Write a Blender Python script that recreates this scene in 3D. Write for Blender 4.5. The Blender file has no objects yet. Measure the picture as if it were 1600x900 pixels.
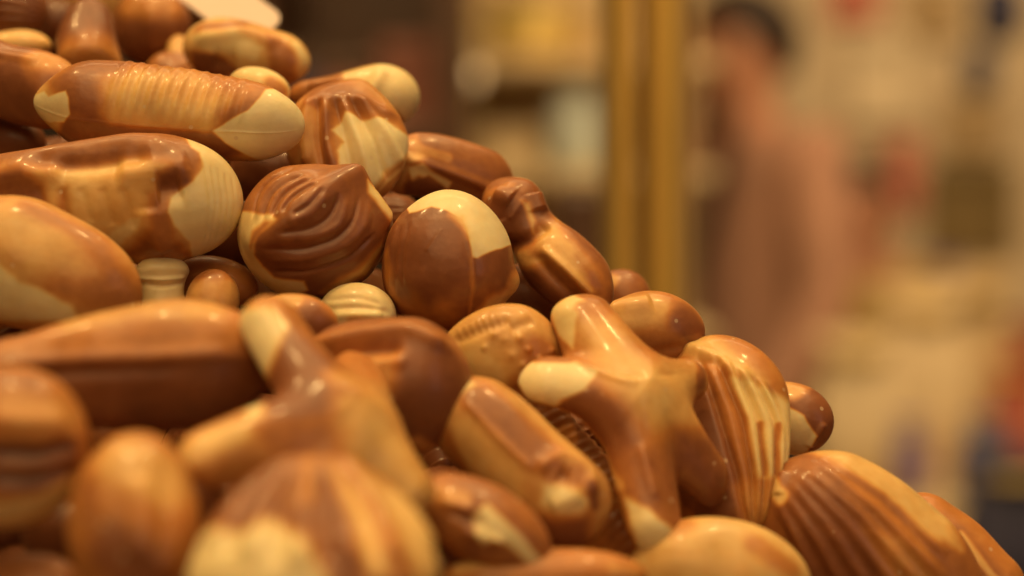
import bpy, bmesh, math, random
import numpy as np
from mathutils import Vector, Matrix

# ------------------------------------------------------------------ camera, world, light
sc = bpy.context.scene
COL = sc.collection
sc.render.engine = 'CYCLES'
sc.cycles.use_denoising = True
sc.cycles.max_bounces = 8
sc.cycles.sample_clamp_indirect = 6.0
sc.view_settings.view_transform = 'Standard'
sc.view_settings.look = 'None'
sc.view_settings.exposure = 0.08
sc.view_settings.gamma = 1.0
sc.view_settings.use_curve_mapping = False

CAM = np.array([0.0, 0.0, 1.25])
PITCH = math.radians(-2.0)
LENS, SENSOR = 70.0, 36.0
cd = bpy.data.cameras.new('camera')
cam = bpy.data.objects.new('camera', cd)
COL.objects.link(cam)
cam.location = CAM
cam.rotation_euler = (math.radians(90) + PITCH, 0, 0)
cd.lens, cd.sensor_width = LENS, SENSOR
cd.clip_start, cd.clip_end = 0.02, 60.0
cd.dof.use_dof = True
cd.dof.focus_distance = 0.402
cd.dof.aperture_fstop = 6.0
cd.dof.aperture_blades = 0
sc.camera = cam

world = bpy.data.worlds.new('World')
sc.world = world
world.use_nodes = True
bg = world.node_tree.nodes['Background']
bg.inputs['Color'].default_value = (1.0, 0.62, 0.30, 1)
bg.inputs['Strength'].default_value = 0.035


def area(name, loc, target, size, power, col, sy=None):
    l = bpy.data.lights.new(name, 'AREA')
    l.energy, l.size, l.color = power, size, col
    if sy:
        l.shape, l.size_y = 'RECTANGLE', sy
    o = bpy.data.objects.new(name, l)
    COL.objects.link(o)
    o.location = loc
    o.rotation_euler = (Vector(target) - Vector(loc)).to_track_quat('-Z', 'Y').to_euler()
    return o


WARM = (1.0, 0.62, 0.22)
PILE = (-0.03, 0.40, 1.25)
area('ceiling_spot', (-0.24, 0.20, 2.55), PILE, 0.07, 5.5, WARM)
area('ceiling_spot', (0.35, 0.50, 2.55), PILE, 0.07, 4.0, WARM)
area('ceiling_spot', (-0.75, 0.70, 2.55), PILE, 0.07, 3.5, WARM)
area('ceiling_panel', (0.0, 0.25, 2.6), PILE, 1.4, 12.5, (1.0, 0.63, 0.27))
area('added_front_fill', (-0.1, -0.85, 2.25), PILE, 1.3, 8.5, (1.0, 0.63, 0.28))  # unseen fill added behind the camera to brighten the front faces
area('daylight_door', (1.3, -0.9, 1.75), PILE, 0.7, 1.3, (0.95, 0.86, 0.82), 1.2)
area('room_light', (0.0, 1.3, 2.6), (0.1, 2.9, 1.2), 1.2, 30.0, (1.0, 0.66, 0.30))
area('room_light', (1.3, 2.6, 2.7), (1.0, 4.4, 1.1), 1.4, 28.0, (1.0, 0.67, 0.34))

# ------------------------------------------------------------------ helpers
R = np.array([1.0, 0, 0])
F = np.array([0, math.cos(PITCH), math.sin(PITCH)])
U = np.array([0, -math.sin(PITCH), math.cos(PITCH)])
K = SENSOR / LENS / 1600.0


def at(x, y, d):
    """photo position (1600 x 900) at a distance d along the lens axis -> place in the shop"""
    return CAM + d * (F + (x - 800) * K * R + (450 - y) * K * U)


def ray(x, y):
    v = F + (x - 800) * K * R + (450 - y) * K * U
    return v / np.linalg.norm(v)


def unit(v):
    return v / (np.linalg.norm(v) + 1e-12)


def _hash(i, j, k, seed):
    n = (i * 374761393 + j * 668265263 + k * 2147483647 % 1274126177 + seed * 974634777) & 0xffffffff
    n = ((n ^ (n >> 13)) * 1274126177) & 0xffffffff
    n = ((n ^ (n >> 16)) * 2246822519) & 0xffffffff
    return ((n ^ (n >> 15)) & 0xffff) / 32768.0 - 1.0


def noise(P, seed=0):
    """smooth 3-D value noise, -1..1"""
    P = np.asarray(P)
    i = np.floor(P).astype(np.int64)
    f = P - i
    f = f * f * (3 - 2 * f)
    out = 0
    for dx in (0, 1):
        for dy in (0, 1):
            for dz in (0, 1):
                w = (f[..., 0] if dx else 1 - f[..., 0]) * (f[..., 1] if dy else 1 - f[..., 1]) * (f[..., 2] if dz else 1 - f[..., 2])
                out = out + w * _hash(i[..., 0] + dx, i[..., 1] + dy, i[..., 2] + dz, seed)
    return out


def smooth(a, b, x):
    t = np.clip((x - a) / (b - a + 1e-12), 0, 1)
    return t * t * (3 - 2 * t)


def tag(o, label=None, cat=None, group=None, kind=None):
    if label: o['label'] = label
    if cat: o['category'] = cat
    if group: o['group'] = group
    if kind: o['kind'] = kind
    return o


def link_mesh(name, verts, faces, mat, smooth_on=True, parent=None):
    me = bpy.data.meshes.new(name)
    me.from_pydata([tuple(v) for v in verts], [], faces)
    me.materials.append(mat)
    if smooth_on:
        me.polygons.foreach_set('use_smooth', [True] * len(me.polygons))
    me.update()
    o = bpy.data.objects.new(name, me)
    COL.objects.link(o)
    if parent: o.parent = parent
    return o


# ------------------------------------------------------------------ materials
def new_mat(name):
    m = bpy.data.materials.new(name)
    m.use_nodes = True
    nt = m.node_tree
    return m, nt, nt.nodes['Principled BSDF']


def chocolate():
    m, nt, b = new_mat('marbled_chocolate')
    N, L = nt.nodes.new, nt.links.new
    at_ = N('ShaderNodeAttribute'); at_.attribute_name = 'choc'
    tc = N('ShaderNodeTexCoord')
    # swirl of the two chocolates, fine edge wander
    n1 = N('ShaderNodeTexNoise'); n1.inputs['Scale'].default_value = 420; n1.inputs['Detail'].default_value = 4
    L(tc.outputs['Object'], n1.inputs['Vector'])
    ma = N('ShaderNodeMath'); ma.operation = 'MULTIPLY_ADD'; ma.inputs[1].default_value = 0.16; ma.inputs[2].default_value = -0.08
    L(n1.outputs['Fac'], ma.inputs[0])
    ad = N('ShaderNodeMath'); ad.operation = 'ADD'
    L(at_.outputs['Fac'], ad.inputs[0]); L(ma.outputs[0], ad.inputs[1])
    cr = N('ShaderNodeValToRGB')
    e = cr.color_ramp.elements
    e[0].position, e[0].color = 0.0, (0.150, 0.046, 0.014, 1)
    e[1].position, e[1].color = 1.0, (0.86, 0.75, 0.44, 1)
    for p, c in ((0.22, (0.285, 0.102, 0.037, 1)), (0.42, (0.53, 0.215, 0.052, 1)), (0.64, (0.735, 0.44, 0.145, 1)), (0.85, (0.83, 0.65, 0.30, 1))):
        q = e.new(p); q.color = c
    L(ad.outputs[0], cr.inputs['Fac'])
    # faint bloom mottling
    n2 = N('ShaderNodeTexNoise'); n2.inputs['Scale'].default_value = 140; n2.inputs['Detail'].default_value = 6
    L(tc.outputs['Object'], n2.inputs['Vector'])
    mr = N('ShaderNodeMapRange'); mr.inputs['From Min'].default_value = 0.3; mr.inputs['From Max'].default_value = 0.7
    mr.inputs['To Min'].default_value = 0.88; mr.inputs['To Max'].default_value = 1.08
    L(n2.outputs['Fac'], mr.inputs['Value'])
    mx = N('ShaderNodeMixRGB'); mx.blend_type = 'MULTIPLY'; mx.inputs['Fac'].default_value = 1
    L(cr.outputs['Color'], mx.inputs['Color1']); L(mr.outputs['Result'], mx.inputs['Color2'])
    L(mx.outputs['Color'], b.inputs['Base Color'])
    mr2 = N('ShaderNodeMapRange'); mr2.inputs['From Min'].default_value = 0.3; mr2.inputs['From Max'].default_value = 0.7
    mr2.inputs['To Min'].default_value = 0.34; mr2.inputs['To Max'].default_value = 0.55
    L(n2.outputs['Fac'], mr2.inputs['Value']); L(mr2.outputs['Result'], b.inputs['Roughness'])
    # tiny pits and scuffs
    n3 = N('ShaderNodeTexNoise'); n3.inputs['Scale'].default_value = 900; n3.inputs['Detail'].default_value = 3
    L(tc.outputs['Object'], n3.inputs['Vector'])
    bp = N('ShaderNodeBump'); bp.inputs['Strength'].default_value = 0.10; bp.inputs['Distance'].default_value = 0.0006
    L(n3.outputs['Fac'], bp.inputs['Height'])
    n4 = N('ShaderNodeTexNoise'); n4.inputs['Scale'].default_value = 170; n4.inputs['Detail'].default_value = 2
    L(tc.outputs['Object'], n4.inputs['Vector'])
    bp2 = N('ShaderNodeBump'); bp2.inputs['Strength'].default_value = 0.25; bp2.inputs['Distance'].default_value = 0.0010
    L(n4.outputs['Fac'], bp2.inputs['Height']); L(bp.outputs['Normal'], bp2.inputs['Normal'])
    L(bp2.outputs['Normal'], b.inputs['Normal'])
    b.inputs['Subsurface Weight'].default_value = 0.35
    b.inputs['Subsurface Radius'].default_value = (1.0, 0.65, 0.40)
    b.inputs['Subsurface Scale'].default_value = 0.003
    b.inputs['IOR'].default_value = 1.45
    b.inputs['Coat Weight'].default_value = 0.22
    b.inputs['Coat Roughness'].default_value = 0.13
    # pale crumbs and pinholes, sparse
    vo = N('ShaderNodeTexVoronoi'); vo.inputs['Scale'].default_value = 330
    L(tc.outputs['Object'], vo.inputs['Vector'])
    lt = N('ShaderNodeMath'); lt.operation = 'LESS_THAN'; lt.inputs[1].default_value = 0.15
    L(vo.outputs['Distance'], lt.inputs[0])
    sp = N('ShaderNodeSeparateColor'); L(vo.outputs['Color'], sp.inputs['Color'])
    gt = N('ShaderNodeMath'); gt.operation = 'GREATER_THAN'; gt.inputs[1].default_value = 0.90
    L(sp.outputs['Red'], gt.inputs[0])
    mu = N('ShaderNodeMath'); mu.operation = 'MULTIPLY'
    L(lt.outputs[0], mu.inputs[0]); L(gt.outputs[0], mu.inputs[1])
    mu2 = N('ShaderNodeMath'); mu2.operation = 'MULTIPLY'; mu2.inputs[1].default_value = 0.55
    L(mu.outputs[0], mu2.inputs[0])
    mc = N('ShaderNodeMixRGB'); mc.inputs['Color2'].default_value = (0.70, 0.55, 0.36, 1)
    L(mu2.outputs[0], mc.inputs['Fac']); L(mx.outputs['Color'], mc.inputs['Color1'])
    L(mc.outputs['Color'], b.inputs['Base Color'])
    b.inputs['Specular IOR Level'].default_value = 0.5
    return m


CHOC = chocolate()


def plain(name, col, rough=0.6, metal=0.0, var=0.12, scale=8.0, spec=0.4):
    m, nt, b = new_mat(name)
    tc = nt.nodes.new('ShaderNodeTexCoord')
    n = nt.nodes.new('ShaderNodeTexNoise'); n.inputs['Scale'].default_value = scale; n.inputs['Detail'].default_value = 4
    nt.links.new(tc.outputs['Object'], n.inputs['Vector'])
    mr = nt.nodes.new('ShaderNodeMapRange')
    mr.inputs['From Min'].default_value = 0.3; mr.inputs['From Max'].default_value = 0.7
    mr.inputs['To Min'].default_value = 1 - var; mr.inputs['To Max'].default_value = 1 + var
    nt.links.new(n.outputs['Fac'], mr.inputs['Value'])
    mx = nt.nodes.new('ShaderNodeMixRGB'); mx.blend_type = 'MULTIPLY'; mx.inputs['Fac'].default_value = 1
    mx.inputs['Color1'].default_value = (*col, 1)
    nt.links.new(mr.outputs['Result'], mx.inputs['Color2'])
    nt.links.new(mx.outputs['Color'], b.inputs['Base Color'])
    b.inputs['Roughness'].default_value = rough
    b.inputs['Metallic'].default_value = metal
    b.inputs['Specular IOR Level'].default_value = spec
    return m


# ------------------------------------------------------------------ the shop behind (far out of focus)
def boxes(name, parts, mat, parent=None, bevel=0.004, org=None):
    """parts: list of (centre, size) -> one bevelled mesh"""
    bm = bmesh.new()
    for c, s_ in parts:
        r = bmesh.ops.create_cube(bm, size=1.0)
        bmesh.ops.scale(bm, vec=s_, verts=r['verts'])
        bmesh.ops.translate(bm, vec=c, verts=r['verts'])
    if bevel:
        bmesh.ops.bevel(bm, geom=bm.edges[:], offset=bevel, segments=2, affect='EDGES', profile=0.5)
    me = bpy.data.meshes.new(name)
    bm.to_mesh(me); bm.free()
    me.materials.append(mat)
    o = bpy.data.objects.new(name, me)
    COL.objects.link(o)
    if parent: o.parent = parent
    if org is not None: o.location = org
    return o


def lathe(name, prof, mat, parent=None, loc=(0, 0, 0), n=28):
    v, f = [], []
    for z, r in prof:
        for k in range(n):
            a = 2 * math.pi * k / n
            v.append((r * math.cos(a), r * math.sin(a), z))
    for i in range(len(prof) - 1):
        for k in range(n):
            q = (k + 1) % n
            f.append((i * n + k, i * n + q, (i + 1) * n + q, (i + 1) * n + k))
    f.append(tuple(range(n))[::-1]); f.append(tuple(range((len(prof) - 1) * n, len(prof) * n)))
    o = link_mesh(name, v, f, mat, True, parent)
    o.location = loc
    return o


def empty(name, loc, rz=0.0):
    o = bpy.data.objects.new(name, None)
    COL.objects.link(o)
    o.location = loc
    o.rotation_euler = (0, 0, rz)
    o.empty_display_size = 0.05
    return o


M_WALL = plain('cream_plaster', (0.66, 0.54, 0.37), 0.9, var=0.10, scale=1.6)
M_FLOOR = plain('tiled_floor', (0.30, 0.22, 0.15), 0.5, var=0.2, scale=4)
M_WOOD = plain('dark_wood', (0.060, 0.026, 0.012), 0.45, var=0.35, scale=5)
M_SHELF = plain('warm_shelf_wood', (0.55, 0.40, 0.21), 0.5, var=0.25, scale=5)
M_BRASS = plain('polished_brass', (0.86, 0.57, 0.14), 0.45, 0.55, 0.12, 6)
M_CREAM = plain('cream_card', (0.72, 0.58, 0.36), 0.6)
M_GOLD = plain('gold_foil', (0.62, 0.46, 0.14), 0.5, 0.3)
M_OLIVE = plain('olive_tin', (0.22, 0.15, 0.05), 0.5)
M_MAROON = plain('maroon_card', (0.16, 0.05, 0.03), 0.5)
M_PALE = plain('pale_blue_glass', (0.58, 0.66, 0.64), 0.2)
M_NAVY = plain('navy_cloth', (0.035, 0.035, 0.075), 0.7)
M_BLUE = plain('blue_paper', (0.09, 0.11, 0.26), 0.6)
M_VIOLET = plain('violet_paper', (0.22, 0.16, 0.30), 0.6)
M_RED = plain('red_paper', (0.42, 0.10, 0.05), 0.6)
M_PINK = plain('pink_paper', (0.62, 0.20, 0.14), 0.6)
M_SKIN = plain('skin', (0.52, 0.25, 0.15), 0.5, var=0.06)
M_HAIR = plain('dark_brown_hair', (0.028, 0.014, 0.008), 0.55)
M_COAT = plain('dusty_pink_wool', (0.48, 0.265, 0.185), 0.9)
M_COAT2 = plain('mustard_wool', (0.50, 0.34, 0.12), 0.9)
M_TROUSER = plain('dark_denim', (0.05, 0.05, 0.07), 0.85)
M_BLACK = plain('black_leather', (0.02, 0.015, 0.012), 0.5)
M_CARD = plain('white_card', (0.78, 0.66, 0.60), 0.6, var=0.04)
M_COUNTER = plain('brown_counter', (0.16, 0.08, 0.035), 0.35, var=0.2, scale=12)

tag(boxes('floor', [((0, 2.5, -0.02), (8, 9, 0.04))], M_FLOOR, bevel=0), kind='structure')
tag(boxes('wall', [((0, 4.72, 1.5), (8, 0.12, 3.0))], M_WALL, bevel=0), kind='structure')
tag(boxes('counter', [((-0.02, 0.36, 1.085), (1.3, 0.44, 0.05)), ((-0.02, 0.36, 0.53), (1.2, 0.36, 1.055))], M_COUNTER), kind='structure')


def px_box(name, x0, x1, y0, y1, d, depth, mat, parent=None, bevel=0.004, extra=()):
    a, b = at(x0, y1, d), at(x1, y0, d)
    c = ((a[0] + b[0]) / 2, d + depth / 2, (a[2] + b[2]) / 2)
    return boxes(name, [(c, (b[0] - a[0], depth, abs(b[2] - a[2])))], mat, parent, bevel)


# dark cabinet at the left
cab = tag(empty('dark_cabinet', (at(560, 450, 1.9)[0], 2.0, 0)), 'dark wooden cabinet in the blurred background left of the shelves', 'cabinet')
def kid(o, root):
    o.parent = root
    o.matrix_parent_inverse = Matrix.Translation(root.location).inverted()
    return o
xa, xb = at(395, 0, 1.9)[0], at(706, 0, 1.9)[0]
for nm, c, s_ in (('side_panel', (xa, 2.08, 1.0), (0.03, 0.36, 2.0)), ('side_panel', (xb, 2.08, 1.0), (0.03, 0.36, 2.0)), ('back_panel', ((xa + xb) / 2, 2.25, 1.0), (xb - xa - 0.032, 0.02, 1.99)),
                  ('shelf', ((xa + xb) / 2, 2.07, 1.33), (xb - xa - 0.034, 0.32, 0.022)), ('shelf', ((xa + xb) / 2, 2.07, 0.95), (xb - xa - 0.034, 0.32, 0.022)), ('top_panel', ((xa + xb) / 2, 2.08, 2.012), (xb - xa + 0.06, 0.40, 0.022))):
    kid(boxes(nm, [(c, s_)], M_WOOD), cab)
# lidded gift boxes and jars on shelves
def gift_box(label, x, y, d, w, h, mat, lidmat):
    p = at(x, y, d)
    e = tag(empty('gift_box', tuple(p)), label, 'box', 'boxes in the blurred background')
    boxes('box_base', [((0, 0, h * 0.36), (w, w * 0.8, h * 0.72))], mat, e, 0.003)
    boxes('lid', [((0, 0, h * 0.86), (w * 1.05, w * 0.85, h * 0.26))], lidmat, e, 0.003)
    return e
def jar(label, x, y, d, r, h, mat, lidmat):
    p = at(x, y, d)
    e = tag(empty('storage_jar', tuple(p)), label, 'jar', 'jars in the blurred background')
    lathe('jar_body', [(0, r * .9), (h * .06, r), (h * .66, r), (h * .78, r * .72), (h * .82, r * .72)], mat, e)
    lathe('lid', [(h * .825, r * .78), (h * .95, r * .78), (h, r * .6)], lidmat, e)
    return e
SHZ = 1.33 + 0.011
def on(z, x, d):   # the photo height of a place at height z
    dz = z - CAM[2]
    # solve along the lens axis
    k = (dz - d * F[2]) / (d * U[2])
    return 450 - k / K
gift_box('maroon box on the dark cabinet shelf, near its right side', 640, on(SHZ, 640, 2.02), 2.02, 0.055, 0.09, M_MAROON, M_MAROON)
gift_box('dark navy box on the dark cabinet shelf, near its left side', 470, on(SHZ, 470, 2.02), 2.02, 0.05, 0.08, M_NAVY, M_WOOD)
gift_box('brown box on the dark cabinet shelf, the middle one of three', 545, on(SHZ, 545, 2.02), 2.02, 0.055, 0.07, M_MAROON, M_WOOD)

# lighter shelf unit behind the brass frame
shu = tag(empty('shelf_unit', (at(830, 450, 2.5)[0], 2.6, 0)), 'warm wooden shelf unit left of the brass frame, blurred', 'shelf')
xa, xb = at(690, 0, 2.5)[0], at(1120, 0, 2.5)[0]
SZ = [1.445, 1.305, 1.10]
for nm, c, s_ in [('back_panel', ((xa + xb) / 2, 2.86, 1.0), (xb - xa, 0.02, 2.0))] + [('shelf', ((xa + xb) / 2, 2.68, z), (xb - xa, 0.34, 0.018)) for z in SZ]:
    kid(boxes(nm, [(c, s_)], M_SHELF if nm == 'back_panel' else M_CREAM), shu)
def shelf_y(k, x, d=2.6): return on(SZ[k] + 0.0095, x, d)
jar('round olive gold tin on the upper shelf in the background', 825, shelf_y(0, 825), 2.6, 0.058, 0.085, M_GOLD, M_OLIVE)
jar('small amber jar on the upper shelf beside the brass frame', 930, shelf_y(0, 930), 2.6, 0.032, 0.10, M_SHELF, M_CREAM)
gift_box('cream box on the upper shelf at its left end', 735, shelf_y(0, 735), 2.6, 0.05, 0.06, M_CREAM, M_GOLD)
jar('pale blue glass jar on the middle shelf beside the brass frame', 902, shelf_y(1, 902), 2.56, 0.036, 0.105, M_PALE, M_PALE)
gift_box('cream box on the middle shelf left of the pale blue jar', 800, shelf_y(1, 800), 2.6, 0.07, 0.055, M_CREAM, M_CREAM)
gift_box('low beige box on the middle shelf at its left end', 730, shelf_y(1, 730), 2.6, 0.05, 0.05, M_SHELF, M_CREAM)
dk = px_box('basket', 860, 955, 285, 560, 2.1, 0.14, M_WOOD, bevel=0.012)
tag(dk, 'dark brown wooden crate below the pale blue jar', 'crate')

# brass door frame
BD = 0.80
br = tag(empty('brass_frame', (at(1010, 450, BD)[0], BD, 0)), 'tall polished brass door frame with dark inlay standing in front of the shelves', 'door frame')
for x, rr in ((974, 0.0044), (1040, 0.0066)):
    p = at(x, 450, BD)
    kid(lathe('upright', [(0.02, rr), (0.6, rr), (1.2, rr), (1.8, rr), (2.3, rr)], M_BRASS, None, (p[0], BD, 0)), br)
for x, hw in ((950, 0.0030), (1009, 0.0030), (1074, 0.0022)):
    p = at(x, 450, BD)
    kid(boxes('inlay', [((p[0], BD + .004, 1.16), (hw * 2, .006, 2.28))], M_OLIVE if x < 1050 else M_SHELF, bevel=.001), br)
p0, p1 = at(945, 450, BD), at(1086, 450, BD)
kid(boxes('header_rail', [(((p0[0] + p1[0]) / 2, BD, 2.315), (p1[0] - p0[0] + 0.02, 0.04, 0.025))], M_BRASS), br)
kid(boxes('foot_rail', [(((p0[0] + p1[0]) / 2, BD, 0.01), (p1[0] - p0[0] + 0.02, 0.04, 0.018))], M_BRASS), br)


def skinned(name, pts, edges, mat, parent, root=0, sub=2):
    me = bpy.data.meshes.new(name)
    me.from_pydata([p[:3] for p in pts], edges, [])
    me.materials.append(mat)
    o = bpy.data.objects.new(name, me)
    COL.objects.link(o)
    o.parent = parent
    md = o.modifiers.new('skin', 'SKIN')
    md.use_smooth_shade = True
    lay = me.skin_vertices[0].data
    for i, p in enumerate(pts):
        lay[i].radius = (p[3], p[4] if len(p) > 4 else p[3])
        lay[i].use_root = (i == root)
    s_ = o.modifiers.new('subdivision', 'SUBSURF')
    s_.levels = s_.render_levels = sub
    return o


def person(label, x, d, height, rz, coat, hair_long, lean=0.0):
    k = height / 1.70
    px_ = at(x, 450, d)
    e = tag(empty('person', (px_[0], d, 0), rz), label, 'person', 'people in the blurred background')
    Bd = []     # body joints, facing local -Y
    def v(x_, y_, z_, r, r2=None):
        Bd.append((x_ * k, y_ * k, z_ * k, r * k, (r2 or r) * k)); return len(Bd) - 1
    E = []
    pel = v(0, 0, .95, .12, .10); waist = v(0, 0, 1.08, .115, .09); ch = v(0, lean * .3, 1.28, .14, .10); up = v(0, lean * .5, 1.40, .09, .07)
    nk = v(0, lean * .7, 1.47, .052); sk0 = v(0, lean - .012, 1.56, .068, .080); sk1 = v(0, lean, 1.63, .074, .088); tp = v(0, lean + .01, 1.685, .045)
    ns = v(0, lean - .098, 1.575, .013)
    E += [(pel, waist), (waist, ch), (ch, up), (up, nk), (nk, sk0), (sk0, sk1), (sk1, tp), (sk0, ns)]
    coat_e = [(0, 1), (1, 2), (2, 3)]
    arms = []
    for s_ in (-1, 1):
        ear = v(s_ * .083, lean, 1.585, .014); E.append((sk0, ear))
        sh = v(s_ * .175, lean * .4, 1.40, .052); el = v(s_ * .215, -.02, 1.12, .040); wr = v(s_ * .19, -.16, .92, .027); pa = v(s_ * .18, -.22, .87, .030, .018)
        E += [(up, sh), (sh, el), (el, wr), (wr, pa)]
        for q, ln in ((-.020, .065), (-.007, .078), (.007, .074), (.020, .058)):
            a_ = v(s_ * .18 + q, -.255, .845, .0085); b_ = v(s_ * .18 + q, -.255 - ln * .6, .845 - ln * .55, .0075)
            E += [(pa, a_), (a_, b_)]
        th = v(s_ * .18 - s_ * .035, -.225, .865, .0095); E.append((pa, th))
        hp = v(s_ * .085, 0, .88, .085); kn = v(s_ * .10, -.01, .49, .055); an = v(s_ * .10, .02, .09, .038); to = v(s_ * .115, -.14, .035, .035)
        E += [(pel, hp), (hp, kn), (kn, an), (an, to)]
        arms.append((sh, el, wr)); 
    skinned('body', Bd, E, M_SKIN, e, pel)
    # clothes: a coat with sleeves and trousers
    cp = [(*Bd[pel][:2], Bd[pel][2] - .12 * k, .165 * k, .135 * k), (*Bd[waist][:3], .150 * k, .12 * k), (*Bd[ch][:3], .172 * k, .13 * k), (*Bd[up][:3], .118 * k, .092 * k)]
    ce = [(0, 1), (1, 2), (2, 3)]
    for sh, el, wr in arms:
        n = len(cp)
        cp += [(*Bd[sh][:3], .072 * k), (*Bd[el][:3], .058 * k), (*Bd[wr][:3], .044 * k)]
        ce += [(3, n), (n, n + 1), (n + 1, n + 2)]
    skinned('coat', cp, ce, coat, e, 0)
    tpts, te = [(0, 0, .93 * k, .135 * k, .115 * k)], []
    for s_ in (-1, 1):
        n = len(tpts)
        tpts += [(s_ * .088 * k, 0, .86 * k, .098 * k), (s_ * .10 * k, -.01 * k, .49 * k, .070 * k), (s_ * .10 * k, .02 * k, .10 * k, .056 * k)]
        te += [(0, n), (n, n + 1), (n + 1, n + 2)]
    skinned('trousers', tpts, te, M_TROUSER, e, 0)
    # hair: a cap over crown and back, falling to the nape or shoulders
    hv, hf = [], []
    nu, nw = 22, 32
    for i in range(nu + 1):
        a = math.pi * i / nu * 0.62
        for j in range(nw):
            b = 2 * math.pi * j / nw
            front = max(0, -math.sin(b))
            aa = a * (1 - 0.42 * front)
            r_ = 0.101 + 0.004 * math.sin(9 * b)
            z_ = math.cos(aa) * .105
            drop = hair_long * max(0, (i / nu - .75) / .25) * (1 - front)**1.5
            hv.append((math.sin(aa) * math.cos(b) * r_ * k, (lean + .008 + math.sin(aa) * math.sin(b) * (r_ + .012)) * k, (1.61 + z_ - drop) * k))
    for i in range(nu):
        for j in range(nw):
            q = (j + 1) % nw
            hf.append((i * nw + j, (i + 1) * nw + j, (i + 1) * nw + q, i * nw + q))
    h = link_mesh('hair', hv, hf, M_HAIR, True, e)
    so = h.modifiers.new('thickness', 'SOLIDIFY'); so.thickness = 0.012 * k
    for s_ in (-1, 1):
        ey = lathe('eye', [(-.006 * k, .002 * k), (0, .008 * k), (.006 * k, .002 * k)], M_BLACK, e, (s_ * .033 * k, (lean - .088) * k, 1.597 * k), 10)
    lathe('mouth', [(-.004 * k, .012 * k), (0, .02 * k), (.004 * k, .012 * k)], M_RED, e, (0, (lean - .078) * k, 1.535 * k), 10)
    return e


pe = person('person in dusty pink coat with dark hair, just right of the brass frame', 1165, 3.6, 1.66, math.radians(-52), M_COAT, 0.02, lean=-0.02)
# dark bag strap across the coat
sb = boxes('bag_strap', [((0, 0, 0), (0.028, 0.012, 0.42))], M_BLACK, pe, 0.004)
sb.location = (0.07, -0.165, 1.24); sb.rotation_euler = (0, math.radians(20), 0)
person('person in mustard coat with dark hair, farther back right of the pink coat', 1340, 4.1, 1.36, math.radians(12), M_COAT2, 0.06)

# market table with paper bags at the right
tb = tag(empty('display_table', (at(1450, 450, 3.3)[0], 3.4, 0)), 'pale table holding bags and boxes at the right behind the pile', 'table')
xa, xb = at(1290, 0, 3.3)[0], at(1760, 0, 3.3)[0]
TZ = 0.80
kid(boxes('table_top', [(((xa + xb) / 2, 3.42, TZ - .02), (xb - xa, 0.6, 0.04))], M_CREAM), tb)
for x_ in (xa + .05, xb - .05):
    for y_ in (3.17, 3.67):
        kid(boxes('leg', [((x_, y_, TZ / 2 - .02), (0.045, 0.045, TZ - .04))], M_WOOD), tb)
def paper_bag(label, x, d, w, h, mat, z0=TZ, tilt=0.0):
    p = at(x, 450, d)
    e = tag(empty('paper_bag', (p[0], d, z0), tilt), label, 'bag', 'bags on the background table')
    sec = [(0, 1, .55), (.3, 1.02, .58), (.6, .98, .45), (.78, .72, .20), (.86, .60, .10), (.94, .86, .14), (1.0, 1.0, .10)]
    v, f = [], []
    n = 24
    for z_, a, b in sec:
        for k_ in range(n):
            t = 2 * math.pi * k_ / n
            cx, cy_ = math.cos(t), math.sin(t)
            wob = 1 + 0.05 * math.sin(5 * t + 9 * z_)
            v.append((math.copysign(abs(cx)**.5, cx) * a * w / 2 * wob, math.copysign(abs(cy_)**.5, cy_) * b * w / 2 * wob, z_ * h))
    for i in range(len(sec) - 1):
        for k_ in range(n):
            q = (k_ + 1) % n
            f.append((i * n + k_, i * n + q, (i + 1) * n + q, (i + 1) * n + k_))
    f.append(tuple(range(n))[::-1])
    f.append(tuple(range((len(sec) - 1) * n, len(sec) * n)))
    link_mesh('bag_body', v, f, mat, True, e)
    lathe('ribbon', [(h * .84, w * .31), (h * .86, w * .33), (h * .88, w * .31)], M_GOLD, e)
    return e
paper_bag('cream paper bag at the left end of the background table', 1340, 3.3, 0.15, 0.26, M_CREAM)
paper_bag('cream paper bag in the middle of the background table', 1445, 3.5, 0.17, 0.33, M_CREAM)
paper_bag('violet paper bag in front of the cream bags on the background table', 1425, 3.2, 0.06, 0.13, M_VIOLET)
paper_bag('bright blue paper bag at the right side of the background table', 1545, 3.2, 0.10, 0.13, M_BLUE, tilt=.4)
paper_bag('beige paper bag between the middle cream bag and the right edge', 1530, 3.55, 0.13, 0.36, M_SHELF)
paper_bag('red paper bag at the right edge of the background table', 1590, 3.4, 0.09, 0.21, M_RED)
nv = paper_bag('dark navy bag at the lower right corner, in front of the table', 1590, 2.9, 0.16, 0.22, M_NAVY, z0=0.685)
cr_ = boxes('stool', [((0, 0, 0.66), (0.30, 0.26, 0.03)), ((-.12, 0, .32), (.03, .22, .64)), ((.12, 0, .32), (.03, .22, .64))], M_WOOD)
cr_.location = (at(1590, 0, 2.9)[0], 2.9, 0.005)
tag(cr_, 'dark wooden stool under the navy bag in the lower right corner', 'stool')

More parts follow.
